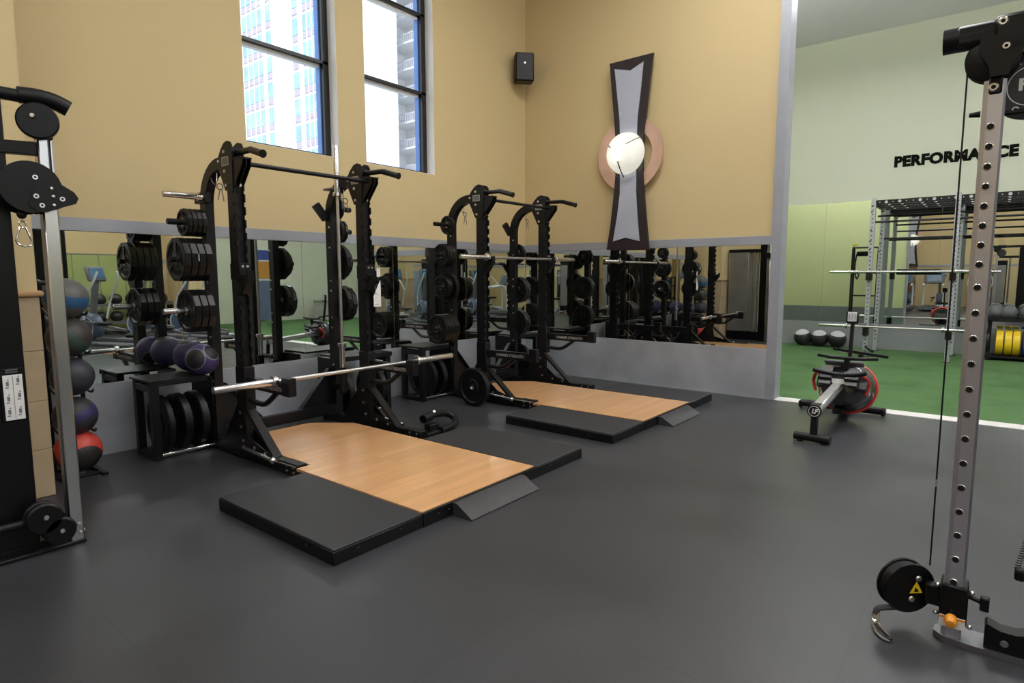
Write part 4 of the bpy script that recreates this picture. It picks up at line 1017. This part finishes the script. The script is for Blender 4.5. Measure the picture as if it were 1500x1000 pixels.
# ------------------------------------------------------------------ gym behind the camera (seen in the mirrors)
def treadmill(loc, rz, label):
    t_ = thing('treadmill', label, 'treadmill', loc, rz, 'cardio machines in the mirrors')
    MB().bx(-.40, .40, -.95, .75, .05, .20, .03).build('deck', grey_pl, t_)
    MB().bx(-.26, .26, -.92, .55, .20, .206).build('belt', rubber, t_)
    for s in (-1, 1):
        MB().tube(smooth([(s*.36, .62, .2), (s*.36, .66, .8), (s*.34, .55, 1.15), (s*.34, .05, 1.05)], 2), .035, 8).build('handrail', white_pl, t_)
    MB().box((0, .62, 1.32), (.72, .10, .42), .03, Matrix.Rotation(-.3, 3, 'X')).build('console', grey_pl, t_)
    MB().box((0, .575, 1.36), (.5, .02, .28), .0, Matrix.Rotation(-.3, 3, 'X')).build('screen', mat('blue_screen', (.04, .12, .22), .2), t_)
    return t_
def elliptical(loc, rz, label):
    t_ = thing('elliptical', label, 'elliptical', loc, rz, 'cardio machines in the mirrors')
    MB().bx(-.30, .30, -.9, .9, .0, .07, .02).bx(-.05, .05, -.9, .7, .07, .16, .02).build('base', grey_pl, t_)
    MB().lathe([(0, -.12), (.26, -.12), (.32, -.05), (.32, .05), (.26, .12), (0, .12)], (0, .6, .38), (1, 0, 0), 24).build('flywheel_cover', mat('cover_blue_grey', (.07, .10, .15), .35), t_)
    MB().lathe([(.20, -.125), (.235, -.125), (.235, .125), (.20, .125)], (0, .6, .38), (1, 0, 0), 24, True).build('cover_ring', alu, t_)
    MB().beam((0, .55, .5), (0, .35, 1.45), .10, .10).build('mast', grey_pl, t_)
    MB().box((0, .35, 1.55), (.42, .08, .34), .03, Matrix.Rotation(-.3, 3, 'X')).build('console', grey_pl, t_)
    MB().box((0, .305, 1.56), (.3, .02, .22), .0, Matrix.Rotation(-.3, 3, 'X')).build('screen', mat('blue_screen', (.04, .12, .22), .2), t_)
    for s in (-1, 1):
        MB().tube(smooth([(s*.26, .45, .55), (s*.30, .35, 1.0), (s*.28, .05, 1.35), (s*.22, -.02, 1.6)], 2), .022, 8).build('swing_arm', white_pl, t_)
        MB().beam((s*.2, -.75, .25+.1*s), (s*.2, .5, .40+.1*s), .06, .05).build('pedal_arm', grey_pl, t_)
        MB().bx(s*.2-.08, s*.2+.08, -.25, .12, .36+.1*s, .40+.1*s, .01).build('pedal', rubber, t_)
    return t_
t0 = treadmill((-2.5, 4.3, 0), PI*.5, 'treadmill by the window wall, reflected in the sconce wall mirror')
dup(t0, (-2.5, 3.2, 0), (0, 0, PI*.5), 'second treadmill from the window wall, seen reflected')
dup(t0, (-2.5, 2.1, 0), (0, 0, PI*.5), 'third treadmill from the window wall, seen reflected')
e0 = elliptical((-.9, -2.6, 0), PI*.9, 'elliptical trainer in the mirror, left of its row')
for k, (x, l) in enumerate(((.3, 'elliptical trainer in the mirror, second of its row'), (1.5, 'elliptical trainer in the mirror, third of its row'), (2.7, 'elliptical trainer in the mirror, fourth of its row'))):
    dup(e0, (x, -2.6-.1*k, 0), (0, 0, PI*.9), l)
dup(e0, (-4.6, 4.4, 0), (0, 0, PI*.5), 'elliptical trainer behind the treadmills, next to the window wall')
dup(e0, (-4.6, 3.2, 0), (0, 0, PI*.5), 'elliptical trainer behind the second treadmill')
dup(e0, (-4.6, 2.0, 0), (0, 0, PI*.5), 'elliptical trainer behind the third treadmill')
for k, (x, y, l) in enumerate(((4.9, -3.6, 'elliptical trainer in the mirror, fifth of its row'), (5.9, -3.7, 'elliptical trainer in the mirror, sixth of its row'), (6.9, -3.8, 'elliptical trainer in the mirror, last of its row'))):
    dup(e0, (x, y, 0), (0, 0, PI*.9), l)
dup(t0, (-4.45, -3.0, 0), (0, 0, PI*.3), 'treadmill near the rear windows, seen in the double mirror')
dup(t0, (-2.35, -3.55, 0), (0, 0, PI*.3), 'second treadmill near the rear windows, seen in the double mirror')
# dumbbells
dr = thing('ball_rack', 'long two tier rack of black balls reflected in the window wall mirror', 'rack', (5.6, -6.45, 0))
for z in (.27, .72): MB().bx(-1.75, 1.75, -.16, .16, z, z+.03, .005).bx(-1.75, 1.75, .15, .17, z, z+.07).build('tray', grey_pl, dr)
for x in (-1.72, 1.72): MB().bx(x-.03, x+.03, -.16, .16, 0.0, .80, .004).build('leg', black, dr)
bm_ = ball_mat('rack_ball', (.012, .012, .014), (.02, .02, .023), None, (.2, .5, .8), .6, None, .5, .3)
rb0 = None
for z in (.27, .72):
    for k in range(9):
        loc = (5.6-1.5+k*.375+.01, -6.45, z+.031+.15)
        if rb0 is None: rb0 = ball('rack_ball', 'glossy black ball in the two tier rack seen in the mirror', loc, .15, bm_, 0, 'black balls in the mirrored rack')
        else: dup(rb0, loc)
# green lockers behind the dumbbells, and other wall pieces
lk = thing('locker_bank', 'row of yellow green lockers behind the mirrored dumbbell rack', 'lockers', (4.6, YS+.03, 0))
for k in range(8):
    MB().bx(-2.4+k*.6+.005, -1.8+k*.6-.005, .02, .40, .05, 2.05, .008).build('locker_door', mat('locker_green', (.33, .40, .14), .45, 0, .05, 3), lk)
MB().bx(-2.42, 2.42, .0, .38, 0, 2.08).build('carcass', grey_pl, lk)
q = thing('notice_panel', 'tall ochre and blue grey panel on the far side wall, seen in the mirror', 'panel', (10.35, YS+.03, 0))
MB().bx(-.45, .45, -.03, .03, 1.42, 1.96, .004).build('ochre_board', orange_panel, q)
MB().bx(-.45, .45, -.03, .03, .05, 1.34, .004).build('grey_board', bluegrey, q)
MB().bx(-.45, .45, -.03, .03, 2.02, 2.34, .004).build('navy_board', blue_pl, q)
MB().bx(-.47, .47, -.03, .025, 1.35, 1.41).bx(-.47, .47, -.03, .025, 1.965, 2.015).build('white_rail', white_pl, q)
def weight_machine(loc, rz, label):
    t_ = thing('weight_machine', label, 'weight machine', loc, rz, 'weight machines in the mirrors')
    MB().bx(-.45, .45, .45, .75, .0, 1.75, .02).build('stack_tower', grey_pl, t_)
    MB().bx(-.35, .35, .435, .45, .25, 1.65).build('guard', silver_p, t_)
    MB().bx(-.05, .05, -.7, .5, .05, .15, .01).bx(-.3, .3, -.72, -.62, .0, .08, .01).bx(-.04, .04, -.15, -.05, .1, .5).build('frame', white_pl, t_)
    MB().box((0, -.15, .52), (.38, .42, .08), .03).build('seat_pad', rubber, t_)
    MB().box((0, .12, .85), (.34, .09, .55), .03, Matrix.Rotation(-.15, 3, 'X')).build('back_pad', rubber, t_)
    for s_ in (-1, 1): MB().tube(smooth([(s_*.2, .4, 1.5), (s_*.42, .1, 1.45), (s_*.45, -.2, 1.1), (s_*.40, -.3, .95)], 2), .022, 8).build('press_arm', white_pl, t_)
    return t_
w0 = weight_machine((-5.4, -6.2, 0), PI, 'seated weight machine in the double mirror, by the far left corner')
for x, l in ((-4.0, 'second seated weight machine along the rear windows, doubly mirrored'), (-2.7, 'third seated weight machine along the rear windows, doubly mirrored'), (.2, 'seated weight machine right of the rear pillar, doubly mirrored')):
    dup(w0, (x, -6.2, 0), (0, 0, PI), l)
for y, l in ((.6, 'seated weight machine by the far left wall, beside the middle pillar'), (-2.9, 'seated weight machine by the far left wall, next to the cable station'), (-4.4, 'seated weight machine by the far left wall, nearest the rear corner')):
    dup(w0, (-6.2, y, 0), (0, 0, PI*.5), l)
pillar(-1.2, -.75, -6.9, -6.45, 'yellow tile clad pillar at the rear windows, seen doubly mirrored')
q = thing('partition', 'pale blue partition panel at the rear, seen doubly mirrored', 'partition', (-2.2, -7.1, 0))
MB().bx(-1.2, .7, -.03, .03, .1, 1.7, .01).build('panel', mat('pale_blue_panel', (.32, .42, .52), .4, 0, .04, 3), q)
for x in (-1.15, .65): MB().bx(x-.03, x+.03, -.06, .06, 0, 1.75).build('post', steel, q)
q = thing('wood_cabinet', 'brown wooden cabinet on the far left wall in the mirror', 'cabinet', (XW+.3, 3.9, 0))
MB().bx(-.28, .28, -.8, .8, .0, 1.9, .01).build('body', brown_m, q)
for s in (-.4, .4):
    d_ = MB().bx(.28, .30, s-.385, s+.385, .06, 1.86, .004).build('door', mat('brown_door', (.20, .085, .03), .45, 0, .2, 4), q)
    MB().tube([(.32, s*.2, .9), (.32, s*.2, 1.1)], .01, 6).build('handle', steel, d_)
q = thing('storage_box', 'pale grey storage box against the turf room side wall', 'box', (12.9, -6.6, 0))
MB().bx(-.7, .7, -.35, .35, .004, .62, .01).build('body', mat('pale_box', (.38, .39, .36), .6), q)
MB().bx(-.72, .72, -.37, .37, .62, .66, .01).build('lid', mat('pale_lid', (.44, .45, .42), .6), q)
struct(MB().bx(XW, 7.6, YS, YS+.02, 1.862, 1.968).build('trim_7', galv))
struct(MB().bx(XW, XW+.02, YS, WY, 1.862, 1.968).build('trim_8', galv))
# a cable crossover and bench further back
def station(loc, rz, label):
    t_ = thing('cable_station', label, 'cable station', loc, rz, 'cable stations in the mirrors')
    for s in (-1, 1):
        MB().bx(s*.9-.2, s*.9+.2, -.15, .15, .0, 2.1, .01).build('weight_tower', black2, t_)
        MB().bx(s*.9-.16, s*.9+.16, -.17, -.15, .3, 1.9).build('guard', silver_p, t_)
        MB().bx(s*.62-.03, s*.62+.03, -.03, .03, .0, 2.2).build('post', chrome, t_)
    MB().bx(-1.0, 1.0, -.05, .05, 2.2, 2.3, .005).build('top_beam', black, t_)
    return t_
station((-1.5, -5.0, 0), 0, 'wide cable station left of the pillar in the double mirror')
station((-5.2, -1.0, 0), PI*.5, 'wide cable station by the far left wall')
bn = thing('weight_bench', 'flat padded bench in front of the mirrored ellipticals', 'bench', (4.6, -1.2, 0), .5)
MB().bx(-.14, .14, -.6, .6, .38, .45, .03).build('pad', rubber, bn)
for y in (-.45, .45): MB().bx(-.2, .2, y-.03, y+.03, 0, .06).bx(-.03, .03, y-.03, y+.03, .06, .38).build('leg', steel, bn)
# second sconce, seen reflected in the turf room mirror
sc2 = None
for o in list(bpy.data.objects):
    if o.name == 'wall_sconce': sc2 = o
dup(sc2, (XW, 3.35, 3.15), (0, 0, PI), 'matching sconce on the opposite wall, seen in turf mirror')

# bolts and other loose twins become parts of their own
def explode(o):
    bm = bmesh.new(); bm.from_mesh(o.data); bm.verts.index_update()
    seen, groups = set(), []
    for v in bm.verts:
        if v.index in seen: continue
        stk, g_ = [v], []
        seen.add(v.index)
        while stk:
            a = stk.pop(); g_.append(a.index)
            for e in a.link_edges:
                b2 = e.other_vert(a)
                if b2.index not in seen: seen.add(b2.index); stk.append(b2)
        groups.append(set(g_))
    bm.free()
    if len(groups) < 2: return
    me0 = o.data
    for i, g_ in enumerate(groups):
        me = me0.copy(); b3 = bmesh.new(); b3.from_mesh(me); b3.verts.ensure_lookup_table()
        bmesh.ops.delete(b3, geom=[v for v in b3.verts if v.index not in g_], context='VERTS')
        b3.to_mesh(me); b3.free()
        if i == 0: o.data = me
        else:
            c = o.copy(); c.data = me; C.objects.link(c)
for o in [o for o in bpy.data.objects if o.name.split('.')[0] in ('carriage_bolt', 'bar_bolt', 'pulley_bolt', 'foot_strap', 'foot_plate', 'side_shell', 'wheel_end', 'rubber_foot', 'rivet', 'globe_clip', 'bolt_head', 'brand_strip', 'console_vent', 'tank_painted_glint', 'slot') and o.type == 'MESH' and o.parent]:
    if o.name.split('.')[0] == 'slot': continue
    explode(o)

# ------------------------------------------------------------------ ceiling lamps
LAMP = emit_mat('lamp_diffuser', (1, .985, .965), 25.0)
LAMPT = emit_mat('added_turf_diffuser', (1, .985, .97), 31.0)
def lamp(x, y, m_, label, group):
    l = thing('ceiling_light', label, 'ceiling light', (x, y, CEIL), 0, group)
    MB().bx(-.66, .66, -.36, .36, -.08, 0, .004).build('frame', white_pl, l)
    MB().bx(-.60, .60, -.30, .30, -.085, -.078).build('diffuser', m_, l)
for x in (-4.5, -.8, 2.6, 5.9):
    for y in (-5.2, -1.6, 1.9): lamp(x, y, LAMP, 'added ceiling lamp out of view, brightening the sconce wall', 'ceiling lamps of the main gym')
lamp(4.9, 2.7, LAMP, 'added ceiling lamp out of view, brightening the sconce wall', 'ceiling lamps of the main gym')  # extra lamp out of view, put in to brighten the right wall
for x in (9.1, 9.95):
    for y in (-4.5, -1.6, 1.3, 4.0):
        l = thing('added_turf_light', 'added pendant lamp out of view, brightening the turf room ceiling', 'pendant lamp', (x, y, 5.62), 0, 'added out of view lamps of the turf room')  # invented lamps out of view, emitting upwards too to lift the turf ceiling
        MB().bx(-.12, .12, -.60, .60, .0, .10, .01).build('diffuser', LAMPT, l)
        MB().bx(-.13, .13, -.64, -.60, -.005, .105).bx(-.13, .13, .60, .64, -.005, .105).build('end_cap', white_pl, l)
        for q in (-.5, .5): MB().tube([(0, q, .10), (0, q, CEIL-5.62)], .006, 6).build('hanging_rod', steel, l)

# ------------------------------------------------------------------ outside
g = struct(MB().bx(-60, 120, 12, 140, -12.2, -12).build('ground_outside', mat('street_grey', (.3, .3, .31), .9)))
b = thing('apartment_tower', 'pale tower with blue window columns outside the first window', 'building', (40, 65, -12))
MB().bx(0, 6, -12.5, 11.5, 0, 62).build('facade', bld_white, b)
cols = ((6.2, 4.6, True), (2.6, 1.3, False), (-2.8, 1.3, False), (-5.9, 3.5, True))
k = 0
for n in range(19):
    z = 14.2+n*2.85
    for yc, w_, wide in cols:
        MB().bx(-.08, .02, yc-w_/2, yc+w_/2, z, z+1.75).build('window', bld_glass, b)
        q = MB()
        q.bx(-.10, .02, yc-w_/2, yc+w_/2, z-.75, z-.12)
        q.build('spandrel', bld_brick, b)
    if n > 10: break
for yc, w_, wide in cols:
    q = MB()
    ms = 4 if wide else 1
    for j in range(ms+1): q.bx(-.14, .0, yc-w_/2+j*w_/ms-.07, yc-w_/2+j*w_/ms+.07, 12, 47)
    q.build('mullion', bld_white, b)
b = thing('balcony_tower', 'white apartment block with stacked balconies outside the second window', 'building', (48, 52, -12))
MB().bx(2.2, 14, -12, 4.0, 0, 70).bx(0, 3, 4.0, 12, 0, 70).build('facade', bld_white, b)
for n in range(9):
    z = 22+n*2.85
    MB().bx(-.2, 2.3, -3.2, 3.9, z, z+.22).build('balcony_slab', bld_white, b)
    q = MB().bx(-.2, -.14, -3.2, 3.9, z+1.0, z+1.1).bx(-.2, 2.2, 3.84, 3.9, z+1.0, z+1.1)
    for j in range(24): q.bx(-.19, -.15, -3.2+j*.305, -3.12+j*.305, z+.2, z+1.02)
    q.build('balcony_railing', bld_rail, b)
    MB().bx(2.15, 2.25, -2.6, 1.5, z+.3, z+2.2).build('balcony_door', bld_glass, b)

# ------------------------------------------------------------------ light from outside
wd = bpy.data.worlds.new('sky'); bpy.context.scene.world = wd; wd.use_nodes = True
nt = wd.node_tree
bg = nt.nodes['Background']
tc = nt.nodes.new('ShaderNodeTexCoord'); sp = nt.nodes.new('ShaderNodeSeparateXYZ'); nt.links.new(tc.outputs['Generated'], sp.inputs[0])
cr = nt.nodes.new('ShaderNodeValToRGB'); cr.color_ramp.elements[0].color = (1, 1, 1, 1); cr.color_ramp.elements[1].color = (.62, .80, 1, 1)
nt.links.new(sp.outputs['Z'], cr.inputs[0]); nt.links.new(cr.outputs[0], bg.inputs[0])
bg.inputs[1].default_value = 2.2
sun = bpy.data.lights.new('sun', 'SUN'); sun.energy = 2.0; sun.angle = .02; sun.color = (1, .96, .9)
so = bpy.data.objects.new('sun', sun); C.objects.link(so)
so.rotation_euler = V((.80, .42, -.62)).to_track_quat('-Z', 'Y').to_euler()

# ------------------------------------------------------------------ camera
f, yaw, pit, rol = 888.0585, .8981, .1084, .0018
fw = V((math.sin(yaw)*math.cos(pit), math.cos(yaw)*math.cos(pit), -math.sin(pit)))
rt = V((math.cos(yaw), -math.sin(yaw), 0)); dn = fw.cross(rt)
c_, s_ = math.cos(rol), math.sin(rol)
r2 = rt*c_+dn*s_; d2 = dn*c_-rt*s_
cam = bpy.data.cameras.new('camera'); cam.sensor_width = 36; cam.lens = f*36/1500; cam.clip_end = 500; cam.clip_start = .05
co = bpy.data.objects.new('camera', cam); C.objects.link(co)
M = Matrix((r2, -d2, -fw)).transposed().to_4x4(); M.translation = V((0, 0, 1.5)); co.matrix_world = M
sc = bpy.context.scene
sc.camera = co
sc.view_settings.view_transform = 'Standard'; sc.view_settings.look = 'None'; sc.view_settings.gamma = 1; sc.view_settings.use_curve_mapping = False
sc.view_settings.exposure = 0.0
